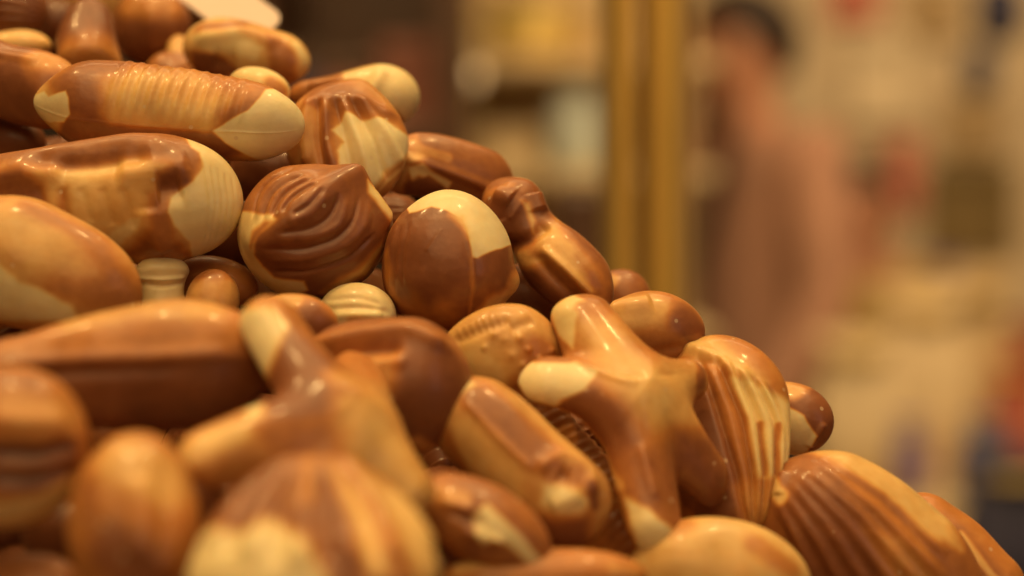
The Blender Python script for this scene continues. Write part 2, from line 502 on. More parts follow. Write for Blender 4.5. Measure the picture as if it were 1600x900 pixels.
# things hanging on the back wall
def wall_y(x, y): return at(x, y, 4.6)
def framed(label, x0, x1, y0, y1, matf, matp, cat='picture'):
    a, b = at(x0, y1, 4.6), at(x1, y0, 4.6)
    c = ((a[0] + b[0]) / 2, 4.635, (a[2] + b[2]) / 2)
    w, h = b[0] - a[0], b[2] - a[2]
    e = tag(empty('wall_picture', c), label, cat)
    t = .035
    boxes('frame', [((0, 0, h / 2 - t / 2), (w, .03, t)), ((0, 0, -h / 2 + t / 2), (w, .03, t)), ((-w / 2 + t / 2, 0, 0), (t, .03, h - 2 * t - .002)), ((w / 2 - t / 2, 0, 0), (t, .03, h - 2 * t - .002))], matf, e, .003)
    boxes('picture_panel', [((0, .008, 0), (w - 2 * t, .012, h - 2 * t))], matp, e, 0)
    return e
framed('dark olive picture in a brown frame on the wall at the right', 1455, 1590, 255, 395, M_OLIVE, M_OLIVE)
framed('pink notice at the top of the wall above the pink-coated person', 1300, 1375, -40, 32, M_PINK, M_PINK, 'notice')
M_TAN = plain('tan_paper', (0.50, 0.36, 0.19), 0.8)
M_PALECREAM = plain('pale_cream_paper', (0.80, 0.68, 0.48), 0.8)
for lab_, x0, x1, y0, y1, mt in (('pale cream notice on the wall above the mustard-coated person', 1330, 1440, 50, 190, M_PALECREAM), ('tan notice on the wall under the lanterns', 1480, 1570, 150, 240, M_TAN),
                                 ('narrow pink notice on the wall left of the olive picture', 1392, 1440, 215, 330, M_PINK), ('cream notice on the wall below the olive picture', 1470, 1600, 420, 500, M_PALECREAM),
                                 ('violet notice low on the wall right of the mustard-coated person', 1440, 1500, 400, 470, M_VIOLET), ('small navy notice on the wall above the table bags', 1490, 1540, 520, 590, M_NAVY),
                                 ('red notice on the wall at the right edge of the view', 1575, 1640, 500, 620, M_RED), ('tan notice at the top of the wall right of the pink one', 1420, 1500, -30, 60, M_TAN)):
    framed(lab_, x0, x1, y0, y1, mt, mt, 'notice')


def lantern(label, x, y, d, r, h, mat):
    p = at(x, y, d)
    e = tag(empty('hanging_lantern', tuple(p)), label, 'lantern', 'lanterns at the upper right')
    lathe('lantern_body', [(-h / 2, r * .4), (-h * .3, r), (h * .3, r), (h / 2, r * .4)], mat, e)
    lathe('cord', [(h / 2, .003), (h / 2 + .35, .003), (2.7 - p[2], .003)], M_BLACK, e, n=8)
    return e
lantern('dark navy lantern hanging at the top near the right edge', 1562, 18, 3.9, .048, .13, M_NAVY)
lantern('small dark navy lantern hanging lower, left of the other lantern', 1530, 112, 3.7, .030, .09, M_NAVY)
gl = tag(empty('shelf_lamp', tuple(at(736, 118, 2.2))), 'small glowing lamp between the dark cabinet and the shelf unit', 'lamp')
M_GLOW, nt_, b_ = new_mat('lamp_glow')
b_.inputs['Base Color'].default_value = (1, .8, .5, 1)
b_.inputs['Emission Color'].default_value = (1.0, 0.66, 0.30, 1)
b_.inputs['Emission Strength'].default_value = 1.0
lathe('bulb', [(-.012, .002), (-.008, .009), (0, .012), (.008, .009), (.012, .004)], M_GLOW, gl)
lathe('stem', [(-.12, .004), (-.06, .004), (-.0125, .004)], M_BRASS, gl, n=10)

# white price card stuck in the back of the pile
cv, cf = [], []
cw, chh, cr0 = 0.066, 0.0135, 0.004
ol = []
for (sx, sy, a0) in ((1, 1, 0), (-1, 1, 90), (-1, -1, 180), (1, -1, 270)):
    for q in range(7):
        a = math.radians(a0 + 15 * q)
        ol.append((sx * (cw / 2 - cr0) + cr0 * math.cos(a), sy * (chh / 2 - cr0) + cr0 * math.sin(a)))
n = len(ol)
for z_ in (0, 0.0008):
    cv += [(x_, z_, y_) for x_, y_ in ol]
cf = [tuple(range(n)), tuple(range(n, 2 * n))[::-1]] + [(i, i + n, (i + 1) % n + n, (i + 1) % n) for i in range(n)]
card = tag(empty('price_card', tuple(at(276, -52, .492))), 'plain pinkish white strip of card slanting down at the top edge behind the pile', 'card')
cb = link_mesh('card_sheet', cv, cf, M_CARD, False, card)
cb.rotation_euler = (Matrix.Rotation(math.radians(-40), 3, 'X') @ Matrix.Rotation(math.radians(44), 3, 'Y')).to_euler()

# ------------------------------------------------------------------ chocolate seashells
NT, NA = 170, 170
REG = []          # (centre, normal, radius) of the shells placed so far


def profile(pts, e0, e1, t):
    xs = np.array([p[0] for p in pts]); ys = np.array([p[1] for p in pts])
    # smooth (Catmull-Rom like) interpolation through the control points
    m = np.gradient(ys, xs)
    i = np.clip(np.searchsorted(xs, t) - 1, 0, len(xs) - 2)
    h = xs[i + 1] - xs[i]
    u = np.clip((t - xs[i]) / h, 0, 1)
    r = ((2*u**3 - 3*u**2 + 1) * ys[i] + (u**3 - 2*u**2 + u) * h * m[i] + (-2*u**3 + 3*u**2) * ys[i+1] + (u**3 - u**2) * h * m[i+1])
    r = np.maximum(r, 0.01)
    a = np.clip(t / e0, 0, 1); r = r * np.sqrt(np.clip(1 - (1 - a)**2, 0, 1))
    a = np.clip((1 - t) / e1, 0, 1); r = r * np.sqrt(np.clip(1 - (1 - a)**2, 0, 1))
    return r


PROFILES = {
    'egg':    ([(0, 1), (1, 1)], 0.5, 0.5),
    'egg_r':  ([(0, .86), (.5, 1), (.7, 1.0), (1, .95)], 0.55, 0.42),
    'egg_l':  ([(0, .95), (.3, 1.0), (.5, 1), (1, .80)], 0.42, 0.58),
    'cigar':  ([(0, .9), (.25, 1), (.6, 1), (1, .85)], 0.22, 0.22),
    'drop':   ([(0, .35), (.3, .62), (.65, 1), (1, 1)], 0.12, 0.38),
    'cone':   ([(0, .18), (.5, .62), (.85, 1), (1, 1)], 0.10, 0.22),
    'fan':    ([(0, .30), (.25, .72), (.6, 1), (1, 1.0)], 0.10, 0.42),
    'nut':    ([(0, .9), (.5, 1), (1, 1)], 0.5, 0.45),
}


def grid_faces(nt, na):
    f = []
    for i in range(nt - 1):
        a = i * na
        for j in range(na):
            k = (j + 1) % na
            f.append((a + j, a + na + j, a + na + k, a + k))
    return f


_GF = {}


def finish_shell(name, P, faces, org, label, sculpt, paint, base, marble, seed, d, wob, group='chocolate seashells in the pile', cat='chocolate', fine=None):
    """P: world positions. sculpt / paint strokes are raised or coloured along lines on the skin."""
    px = K * d
    rng = random.Random(seed)

    def normals(P):
        fa = np.array(faces)
        v = [P[fa[:, k]] for k in range(4)]
        n = np.cross(v[2] - v[0], v[3] - v[1])
        N = np.zeros_like(P)
        for k in range(4):
            np.add.at(N, fa[:, k], n)
        return N / (np.linalg.norm(N, axis=1, keepdims=True) + 1e-15)

    N = normals(P)
    c = P.mean(0)
    if np.mean(np.sum((P - c) * N, axis=1)) < 0:
        faces = [f[::-1] for f in faces]
        N = -N
    # soft hand-made unevenness
    P = P + N * (noise(P / 0.009 + seed * 3.7, seed)[:, None] * 0.0006 * wob)
    view = P - CAM
    dist = np.linalg.norm(view, axis=1)
    vd = view / dist[:, None]
    facing = -np.sum(vd * N, axis=1)

    def skin_points(pts, step=9.0):
        dense = []
        for a, b in zip(pts[:-1], pts[1:]):
            n = max(1, int(math.hypot(b[0] - a[0], b[1] - a[1]) / step))
            dense += [(a[0] + (b[0] - a[0]) * k / n, a[1] + (b[1] - a[1]) * k / n) for k in range(n)]
        dense.append(pts[-1])
        out = []
        for x, y in dense:
            r = ray(x, y)
            q = 1 - vd @ r + np.where(facing > 0.0, 0, 0.02)
            out.append(P[np.argmin(q)])
        out = np.array(out)
        for _ in range(3):      # take the mesh stepping out of the line
            if len(out) > 2:
                out[1:-1] = 0.5 * out[1:-1] + 0.25 * (out[:-2] + out[2:])
        return out

    def dist_to(S, along=False):
        if len(S) == 1:
            q = np.linalg.norm(P - S[0], axis=1)
            return (q, np.full(len(P), .5)) if along else q
        best = np.full(len(P), 1e9); pos = np.zeros(len(P))
        for k, (a, b) in enumerate(zip(S[:-1], S[1:])):
            ab = b - a
            t = np.clip(((P - a) @ ab) / (ab @ ab + 1e-15), 0, 1)
            q = np.linalg.norm(P - (a + t[:, None] * ab), axis=1)
            pos = np.where(q < best, (k + t) / (len(S) - 1), pos)
            best = np.minimum(best, q)
        return (best, pos) if along else best

    off = np.zeros(len(P))
    for s in sculpt:
        amp, r, pts = s
        D, pos = dist_to(skin_points(pts), True)
        fade = smooth(-0.02, 0.14, pos) * (1 - smooth(0.86, 1.02, pos)) if len(pts) > 1 else 1.0
        off = off + amp * px * fade * np.exp(-(D / (r * px))**2)
    if fine is not None:
        off = off + fine
    choc = np.full(len(P), float(base)) + marble * noise(P / 0.011 + seed * 1.3, seed + 5) + 0.4 * marble * noise(P / 0.004, seed + 9)
    wand = noise(P / 0.0045 + seed, seed + 2) * 0.6 + noise(P / 0.0019 + seed, seed + 3) * 0.4
    # plane through the shell, facing the way its upper side faces: decal areas are laid out in it
    zc = unit(org - CAM); xc = unit(R - zc * (R @ zc)); yc = np.cross(xc, zc)
    A2 = np.stack([(P - org) @ xc, (P - org) @ yc], 1) / px

    def flat(pt):
        r = ray(*pt)
        q = CAM + r * ((org - CAM) @ zc) / (r @ zc) - org
        return np.array([q @ xc, q @ yc]) / px

    def area_dist(pts):
        V = np.array([flat(p) for p in pts])
        best = np.full(len(P), 1e9); ins = np.zeros(len(P), bool)
        for a, b in zip(V, np.roll(V, -1, 0)):
            ab = b - a
            t = np.clip(((A2 - a) @ ab) / (ab @ ab + 1e-12), 0, 1)
            best = np.minimum(best, np.linalg.norm(A2 - (a + t[:, None] * ab), axis=1))
            c = (a[1] > A2[:, 1]) != (b[1] > A2[:, 1])
            ins ^= c & (A2[:, 0] < a[0] + (A2[:, 1] - a[1]) * ab[0] / (ab[1] + 1e-12))
        return np.where(ins, -best, best)

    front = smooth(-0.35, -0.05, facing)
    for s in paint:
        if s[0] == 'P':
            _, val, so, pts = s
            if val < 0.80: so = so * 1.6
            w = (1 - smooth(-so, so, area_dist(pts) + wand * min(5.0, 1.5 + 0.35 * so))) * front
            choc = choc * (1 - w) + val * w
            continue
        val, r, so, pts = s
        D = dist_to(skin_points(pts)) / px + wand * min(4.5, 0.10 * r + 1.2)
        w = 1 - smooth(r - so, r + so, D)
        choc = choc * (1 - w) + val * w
    P = P + N * off[:, None]
    o = link_mesh(name, P - org, faces, CHOC)
    o.location = org
    a = o.data.attributes.new('choc', 'FLOAT', 'POINT')
    a.data.foreach_set('value', np.clip(choc, 0, 1).astype(np.float32))
    tag(o, label, cat, group)
    return o


def shell(name, label, a, b, w, h, prof='egg', roll=0.0, sculpt=(), paint=(), base=0.4, marble=0.12, bend=0.0, seam=None,
          fine=None, wob=1.0, belly=1.0, seed=None, nt=NT, na=NA, kinds='chocolate', group='chocolate seashells in the pile', sharp=0.0):
    A, B = at(*a), at(*b)
    d = (a[2] + b[2]) / 2
    px = K * d
    L = np.linalg.norm(B - A)
    X = unit(B - A)
    C = (A + B) / 2
    Z = -(C - CAM); Z = unit(Z - X * (Z @ X))
    Y = np.cross(Z, X)
    ro = math.radians(roll)
    Y, Z = Y * math.cos(ro) + Z * math.sin(ro), -Y * math.sin(ro) + Z * math.cos(ro)
    s = np.linspace(0, 1, nt)
    t = (1 - np.cos(np.pi * s)) / 2
    t = 0.5 * t + 0.5 * s
    t[0], t[-1] = 0.0, 1.0
    pr = PROFILES[prof] if isinstance(prof, str) else prof
    r = profile(pr[0], pr[1], pr[2], t)
    r[0] = r[-1] = 0.002
    th = np.linspace(0, 2 * np.pi, na, endpoint=False)
    T, TH = np.meshgrid(t, th, indexing='ij')
    RR = np.repeat(r[:, None], na, 1)
    cy, sz = np.cos(TH), np.sin(TH)
    if sharp:      # lens-like section with a rim
        sz = sz * (1 - sharp * np.abs(cy)**3)
    disp = np.zeros_like(T)
    if seam is not None:
        for q in (0.0, np.pi):
            dd = np.angle(np.exp(1j * (TH - math.radians(seam) - q)))
            disp += 0.022 * np.exp(-(dd / 0.030)**2)
    if fine:
        disp += fine(T, TH)
    RR = RR * (1 + disp)
    zz = np.where(sz < 0, sz * belly, sz)
    off = bend * px * 4 * T * (1 - T)
    P = (A[None, None] + X * (T * L)[..., None] + Y * (cy * RR * w / 2 * px + off)[..., None] + Z * (zz * RR * h / 2 * px)[..., None]).reshape(-1, 3)
    key = (nt, na)
    if key not in _GF:
        _GF[key] = grid_faces(nt, na)
    sd = seed if seed is not None else int(abs(a[0] * 7 + a[1] * 13 + b[0] * 3)) % 997
    REG.append((C, max(w, h) * px / 2))
    return finish_shell(name, P, _GF[key], C, label, sculpt, paint, base, marble, sd, d, wob, group)


def starfish(name, label, c, tips, w0, w1, hh, paint=(), sculpt=(), base=0.4, marble=0.1, seed=1, nrm=None, group='chocolate seashells in the pile'):
    C = at(*c)
    px = K * c[2]
    TP = [at(*t[:3]) - C for t in tips]
    WF = [t[3] if len(t) > 3 else 1.0 for t in tips]
    Z = unit(-(C - CAM)) if nrm is None else unit(np.array(nrm, float))
    # plane of the star fitted through its arm tips
    M = np.array(TP)
    u_, s_, vt = np.linalg.svd(M)
    n = vt[2]
    if n @ -(C - CAM) < 0: n = -n
    Z = n
    X = unit(R - Z * (R @ Z)); Y = np.cross(Z, X)
    arms = [(np.array([v @ X, v @ Y]), v @ Z) for v in TP]
    nf, ns = 420, 60
    angs = np.sort([math.atan2(a[0][1], a[0][0]) for a in arms])
    base_phi = np.linspace(0, 2 * np.pi, nf, endpoint=False)
    # crowd the spokes around the arms
    dens = np.ones(4000); gp = np.linspace(0, 2 * np.pi, 4000, endpoint=False)
    for a in angs:
        dd = np.angle(np.exp(1j * (gp - a)))
        dens += 4 * np.exp(-(dd / 0.22)**2)
    cdf = np.cumsum(dens); cdf /= cdf[-1]
    phi = np.interp(np.linspace(0, 1, nf, endpoint=False), np.r_[0, cdf], np.r_[gp, 2 * np.pi])

    def sdf(Q):
        ds, ws = [], []
        for (v, _), wf in zip(arms, WF):
            L = np.linalg.norm(v); Ld = v / L
            Lc = L - w1 * wf * px
            l = np.clip(Q @ Ld, 0, Lc)
            wd = (w0 + (w1 * wf - w0) * (l / Lc)**0.8) * px
            ds.append(np.linalg.norm(Q - l[..., None] * Ld, axis=-1) - wd); ws.append(wd)
        ds = np.array(ds); ws = np.array(ws)
        k = 11 * px
        e = np.exp(-ds / k)
        return -k * np.log(e.sum(0)), (ws * e).sum(0) / e.sum(0)

    dirs = np.stack([np.cos(phi), np.sin(phi)], -1)
    lo, hi = np.zeros(nf), np.full(nf, max(np.linalg.norm(a[0]) for a in arms) * 1.2)
    # march out from the centre, then bisect
    grid = np.linspace(0, 1, 300)[:, None] * hi[None]
    S, _ = sdf(grid[..., None] * dirs[None])
    inside = S < 0
    last = np.array([np.max(np.nonzero(inside[:, j])[0]) for j in range(nf)])
    lo = grid[last, np.arange(nf)]; hi2 = grid[np.minimum(last + 1, 299), np.arange(nf)]
    for _ in range(18):
        mid = (lo + hi2) / 2
        S, _w = sdf(mid[:, None] * dirs)
        lo = np.where(S < 0, mid, lo); hi2 = np.where(S < 0, hi2, mid)
    Rr = lo
    ss = np.sin(np.linspace(0, np.pi / 2, ns))
    V = []
    lift = lambda Q: sum((z_ * np.clip((Q @ (v / np.linalg.norm(v))) / np.linalg.norm(v), 0, 1.2)**1.3) * np.exp(-(np.linalg.norm(Q - np.clip(Q @ (v / np.linalg.norm(v)), 0, None)[..., None] * (v / np.linalg.norm(v)), axis=-1) / (w0 * 1.6 * px))**2) for v, z_ in arms)
    rings = []
    for side in (1, -1):
        Q = ss[:, None, None] * (Rr[:, None] * dirs)[None]
        S, Wd = sdf(Q)
        k = np.clip(-S / Wd, 0, 1)
        zt = Wd * np.sqrt(np.clip(1 - (1 - k)**2, 0, 1)) * hh * (1.0 if side > 0 else 0.55)
        pts = C + Q[..., :1] * X + Q[..., 1:] * Y + (side * zt + lift(Q))[..., None] * Z
        rings.append(pts)
    top, bot = rings
    rows = [top[i] for i in range(ns)] + [bot[i] for i in range(ns - 2, -1, -1)]
    P = np.concatenate(rows, 0)
    faces = grid_faces(len(rows), nf)
    REG.append((C, w0 * 2 * px))
    return finish_shell(name, P, faces, C, label, sculpt, paint, base, marble, seed, c[2], 0.7, group)


def lerp_lines(amp, r, l0, l1, n):
    """n strokes spread evenly from line l0 to line l1"""
    out = []
    for k in range(n):
        f = k / (n - 1) if n > 1 else 0
        out.append((amp, r, [(p[0] + (q[0] - p[0]) * f, p[1] + (q[1] - p[1]) * f) for p, q in zip(l0, l1)]))
    return out


def ribs_spiral(n, tilt, amp, lo=0.0, hi=1.0, a0=None, a1=None):
    def f(T, TH):
        m = smooth(lo, lo + 0.08, T) * (1 - smooth(hi - 0.08, hi, T))
        if a0 is not None:
            m = m * smooth(a0, a0 + 25, np.degrees(TH)) * (1 - smooth(a1 - 25, a1, np.degrees(TH)))
        return amp * m * np.sin(2 * np.pi * (n * T) + tilt * TH)
    return f


def ribs_fan(n, amp, grow=0.15):
    def f(T, TH):
        return amp * smooth(0, grow, T) * (np.abs(np.cos(n * np.pi / 2 * np.cos(TH)))**0.8 * 2 - 1) * np.abs(np.sin(TH))**0.4
    return f


def ribs_rings(n, amp, p=1.0):
    def f(T, TH):
        x = (n * T**p) % 1.0
        return amp * (x - 0.5) * smooth(0.0, 0.1, T)
    return f


S = shell
# ---- the row in focus and the pieces above it
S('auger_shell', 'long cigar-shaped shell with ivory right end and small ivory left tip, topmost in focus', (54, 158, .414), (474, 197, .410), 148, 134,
  ([(0, .58), (.14, .90), (.3, 1), (.55, .97), (.8, .82), (1, .72)], 0.22, 0.17), seam=108, nt=220, na=200,
  fine=ribs_spiral(21, 2.4, 0.022, 0.28, 0.84, -30, 105), base=0.62, marble=0.05,
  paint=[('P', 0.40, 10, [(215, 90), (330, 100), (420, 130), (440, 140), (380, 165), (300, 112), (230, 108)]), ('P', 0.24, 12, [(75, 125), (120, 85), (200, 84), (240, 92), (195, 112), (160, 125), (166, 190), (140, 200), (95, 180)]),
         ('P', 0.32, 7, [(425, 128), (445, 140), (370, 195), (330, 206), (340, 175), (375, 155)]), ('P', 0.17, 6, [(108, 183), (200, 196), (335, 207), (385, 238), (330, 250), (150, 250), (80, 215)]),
         ('P', 0.74, 14, [(200, 150), (330, 165), (320, 190), (200, 175)]), ('P', 1.0, 2.5, [(412, 140), (430, 136), (480, 150), (490, 230), (420, 255), (380, 240), (350, 222), (331, 204), (350, 190), (383, 172)]),
         ('P', 1.0, 2.5, [(50, 150), (68, 143), (76, 150), (104, 141), (108, 152), (110, 178), (100, 190), (75, 192), (50, 180)])])
S('whelk_shell', 'large whelk with ivory domed right end and brown hooked fold, below the long cigar-shaped shell', (-110, 300, .398), (379, 316, .402), 208, 170,
  ([(0, .2), (.25, .55), (.5, .84), (.75, 1), (1, 1)], 0.08, 0.30), base=0.64, marble=0.07, nt=220, na=200, wob=.7,
  sculpt=[(12, 26, [(-40, 258), (60, 246), (130, 232), (200, 222), (280, 232)]), (13, 18, [(-40, 290), (30, 272), (100, 268)]), (-9, 16, [(40, 258), (140, 258), (240, 248)]),
          (11, 22, [(180, 266), (270, 266), (300, 258)]), (-12, 20, [(245, 296), (285, 290)]), (8, 18, [(232, 325), (240, 370), (262, 395)])]
  + lerp_lines(-1.6, 3, [(318, 250), (330, 320), (318, 385)], [(362, 270), (368, 320), (355, 375)], 5) + lerp_lines(-2.2, 7, [(60, 290), (75, 340)], [(190, 292), (210, 360)], 5),
  paint=[('P', 0.28, 8, [(-60, 225), (100, 215), (150, 200), (270, 200), (300, 222), (312, 250), (305, 268), (283, 290), (250, 300), (240, 285), (262, 262), (220, 250), (140, 262), (90, 272), (-60, 262)]),
         ('P', 0.17, 6, [(245, 275), (280, 272), (288, 285), (268, 298), (246, 296)]), ('P', 0.25, 8, [(-60, 272), (40, 268), (70, 285), (75, 315), (60, 330), (30, 318), (-60, 300)]), ('P', 0.34, 7, [(92, 300), (106, 292), (104, 345), (88, 340)]),
         ('P', 0.84, 6, [(155, 378), (200, 342), (220, 336), (212, 358), (175, 388)]), ('P', 0.78, 8, [(88, 268), (150, 262), (210, 250), (150, 272), (100, 280)]), ('P', 0.33, 9, [(225, 300), (262, 298), (262, 330), (272, 365), (300, 400), (240, 410), (190, 400), (232, 350)]),
         ('P', 0.93, 3, [(288, 212), (320, 215), (400, 280), (400, 400), (320, 420), (296, 398), (292, 378), (270, 352), (260, 330), (264, 308), (298, 285), (314, 262), (308, 240), (296, 232)])])
S('clam_shell', 'brown clam with curved ridges and ivory edge, left of the brown ball', (371, 374, .404), (614, 346, .406), 210, 190,
  ([(0, .92), (.35, 1), (.62, .95), (.85, .72), (1, .48)], 0.40, 0.24), base=0.24, marble=0.03, nt=260, na=260, wob=0.25,
  sculpt=[(15, 24, [(575, 262), (548, 272), (490, 312), (415, 374), (385, 398)]), (8, 18, [(545, 268), (580, 300), (612, 350)])]
  + [(-4.6, 4.2, [(408, 386), (470, 391), (524, 375), (554, 347), (560, 304)]), (-4.2, 4, [(435, 363), (486, 357), (516, 341), (528, 304)]), (-3.6, 3.6, [(457, 337), (484, 326), (506, 298)]), (3.4, 8, [(415, 404), (480, 405), (538, 387), (574, 350), (576, 308)]), (3.4, 7, [(430, 375), (490, 371), (532, 352), (543, 306)]), (2.8, 6, [(450, 348), (488, 340), (512, 308)]), (-4, 4.2, [(425, 424), (480, 426), (545, 405), (588, 362)])]
  + [(-4.2, 3.6, l) for l in ([(394, 344), (402, 300), (420, 280), (462, 260)], [(411, 346), (417, 311), (432, 292), (476, 271)], [(428, 344), (434, 315), (450, 298), (490, 280)], [(444, 336), (450, 318), (466, 304), (498, 290)])]
  + [(3.0, 5, l) for l in ([(419, 346), (426, 313), (441, 295), (483, 276)], [(402, 344), (410, 305), (426, 286), (469, 266)], [(436, 340), (442, 317), (458, 301), (494, 285)])],
  paint=[('P', 0.30, 8, [(380, 325), (400, 270), (440, 245), (540, 262), (500, 300), (440, 350), (400, 338)]), ('P', 0.17, 8, [(410, 385), (470, 400), (540, 390), (600, 360), (560, 440), (480, 455), (420, 420)]),
         ('P', 0.85, 4, [(365, 335), (378, 328), (430, 336), (440, 345), (412, 368), (405, 395), (412, 415), (430, 432), (475, 438), (482, 452), (440, 470), (400, 450), (372, 410)]), ('P', 0.32, 4, [(402, 362), (420, 345), (432, 348), (412, 372), (402, 384)]), ('P', 0.66, 5, [(500, 455), (560, 415), (596, 375), (600, 385), (570, 430), (510, 466)]), ('P', 0.85, 3, [(566, 290), (585, 305), (614, 340), (604, 348), (588, 325), (572, 304)])])
S('round_shell', 'round brown ball with an ivory cap on its upper right and a thin seam', (702, 298, .402), (698, 517, .402), 208, 200,
  ([(0, .92), (.5, .99), (.75, 1.02), (1, 1)], 0.52, 0.45), base=0.19, marble=0.05, nt=220, na=220, wob=.5,
  sculpt=[(2.2, 2.5, [(722, 345), (738, 400), (737, 450), (728, 510)]), (1.2, 2.0, [(692, 355), (665, 395)]), (-2, 3, [(628, 350), (615, 400), (618, 460)]), (2, 4, [(622, 350), (608, 400), (611, 460)]), (12, 22, [(800, 440)]), (-2.0, 3, [(640, 345), (628, 400), (630, 450)])],
  paint=[(0.40, 12, 9, [(604, 400), (610, 455), (640, 497)]), (0.38, 12, 9, [(602, 370), (618, 338)]), ('P', 0.42, 8, [(630, 470), (650, 460), (670, 480), (690, 465), (715, 485), (725, 510), (660, 515), (620, 490)]), ('P', 0.68, 5, [(735, 512), (740, 490), (760, 468), (790, 450), (800, 425), (815, 430), (810, 470), (770, 510)]),
         ('P', 0.98, 2.5, [(632, 318), (648, 300), (700, 290), (760, 300), (800, 350), (810, 378), (775, 390), (745, 404), (737, 402), (732, 372), (722, 345), (700, 332), (675, 324), (652, 332), (640, 334)]), ('P', 0.7, 5, [(700, 336), (722, 340), (732, 372), (722, 355)]), ('P', 0.40, 2, [(733, 402), (737, 402), (740, 450), (732, 505), (729, 505), (736, 450)])])
S('scallop_shell', 'scallop with caramel ribs and a broad ivory patch, right of the long cigar-shaped shell', (492, 140, .428), (590, 312, .418), 185, 110,
  ([(0, .62), (.25, .92), (.6, 1), (1, .85)], 0.18, 0.36), base=0.48, marble=0.05, sharp=0.25, nt=200, na=200,
  sculpt=[(9, 9, [(486, 152), (474, 205), (480, 262)]), (9, 9, [(508, 150), (512, 220), (534, 292)]), (9, 10, [(533, 150), (565, 230), (584, 305)]), (9, 10, [(555, 148), (605, 210), (628, 262)]), (-8, 6, [(498, 150), (494, 210), (506, 275)]), (-7, 6, [(522, 150), (540, 225), (558, 300)]), (-7, 6, [(545, 148), (585, 222), (606, 285)]), (4, 10, [(470, 160), (545, 150), (620, 185)])],
  paint=[('P', 0.28, 6, [(470, 120), (540, 125), (640, 190), (650, 220), (620, 190), (560, 180), (530, 178), (510, 165), (480, 165)]), (0.56, 12, 6, [(482, 180), (476, 240)]), ('P', 0.22, 6, [(508, 172), (522, 178), (515, 215), (535, 270), (520, 285), (500, 250)]),
         ('P', 0.98, 3, [(520, 205), (540, 180), (575, 190), (600, 188), (640, 215), (645, 240), (615, 275), (590, 300), (560, 298), (535, 268), (528, 235), (536, 220)]), ('P', 0.45, 5, [(640, 240), (615, 272), (590, 300), (575, 300), (605, 265)])])
S('snail_shell', 'ivory rounded shell with brown streak behind the ivory-patched scallop', (452, 148, .452), (655, 156, .446), 108, 110,
  ([(0, .30), (.3, .56), (.6, .95), (1, 1)], 0.15, 0.34), base=0.38, marble=0.08, bend=0,
  sculpt=[(6, 10, [(560, 165), (590, 130), (600, 106)]), (6, 10, [(480, 135), (540, 125)])],
  paint=[('P', 0.93, 5, [(535, 115), (600, 95), (670, 120), (670, 220), (640, 205), (620, 175), (580, 150), (550, 140)]), (0.32, 14, 6, [(480, 145), (545, 140)]), ('P', 0.2, 5, [(560, 150), (600, 165), (625, 185), (630, 205), (590, 190)])])
S('bubble_shell', 'small ivory bump rising just behind the right end of the long cigar-shaped shell', (360, 125, .432), (450, 150, .428), 64, 60, 'egg', base=0.86, marble=0.06, paint=[(0.45, 12, 8, [(425, 130), (440, 140)])], nt=90, na=90)
S('cone_shell', 'caramel shell with ivory top and brown hollow, just under the white strip of card', (290, 68, .462), (484, 100, .458), 104, 100,
  ([(0, .8), (.4, 1), (.7, .85), (1, .7)], 0.25, 0.22), base=0.66, marble=0.10,
  sculpt=[(-8, 18, [(330, 95), (370, 100)]), (6, 12, [(300, 62), (380, 47), (440, 70)])],
  paint=[('P', 0.12, 5, [(296, 80), (330, 82), (370, 105), (390, 125), (310, 120)]), ('P', 0.32, 5, [(418, 60), (445, 65), (462, 80), (460, 125), (420, 125)]), (0.9, 9, 4, [(464, 70), (477, 95)]), ('P', 0.88, 8, [(300, 60), (370, 50), (410, 75), (400, 95), (320, 75)]), (0.35, 8, 5, [(310, 44), (380, 38)])])
S('spire_shell', 'dark brown pointed cone standing up at the back of the pile', (142, -2, .462), (138, 125, .450), 104, 95,
  ([(0, .66), (.3, .76), (.6, .9), (1, 1)], 0.22, 0.2), base=0.13, wob=2.0, marble=0.04, paint=[(0.46, 40, 26, [(115, 92), (175, 92)])])
S('mussel_shell', 'brown and caramel mussel tip at the left edge behind the long cigar-shaped shell', (-90, 95, .436), (125, 160, .424), 120, 100,
  'cigar', base=0.26, marble=0.10, paint=[(0.5, 24, 14, [(60, 90), (110, 100)]), (0.14, 22, 10, [(10, 120), (40, 160)])], sculpt=[(4, 8, [(-20, 80), (60, 95)])])
S('dark_shell', 'dark brown shell in the top left corner of the pile', (-60, 10, .478), (76, 24, .474), 104, 80, 'egg_r', base=0.10, marble=0.06, fine=ribs_fan(7, 0.05))
S('ivory_shell', 'grey ivory rim of a shell at the left edge beneath the dark corner shell', (-70, 84, .466), (80, 70, .460), 60, 70, 'egg', base=0.70, marble=0.05)
S('cockle_shell', 'caramel shell behind the dark pointed cone', (60, -20, .505), (215, 10, .505), 120, 90, 'egg', base=0.58, marble=0.08)
S('walnut_shell', 'dark brown rounded shell between the pointed cone and the strip of card', (175, 40, .486), (300, 48, .482), 126, 90, 'egg', base=0.20, marble=0.07, sculpt=lerp_lines(2, 9, [(200, 10), (205, 80)], [(270, 10), (265, 85)], 3), paint=[(0.45, 24, 14, [(200, 8), (260, 10)])])
S('turret_shell', 'small grey ivory shell tip between the walnut-brown shell and the caramel shell', (280, 58, .480), (272, 140, .470), 40, 44, 'cigar', base=0.60, marble=0.05)
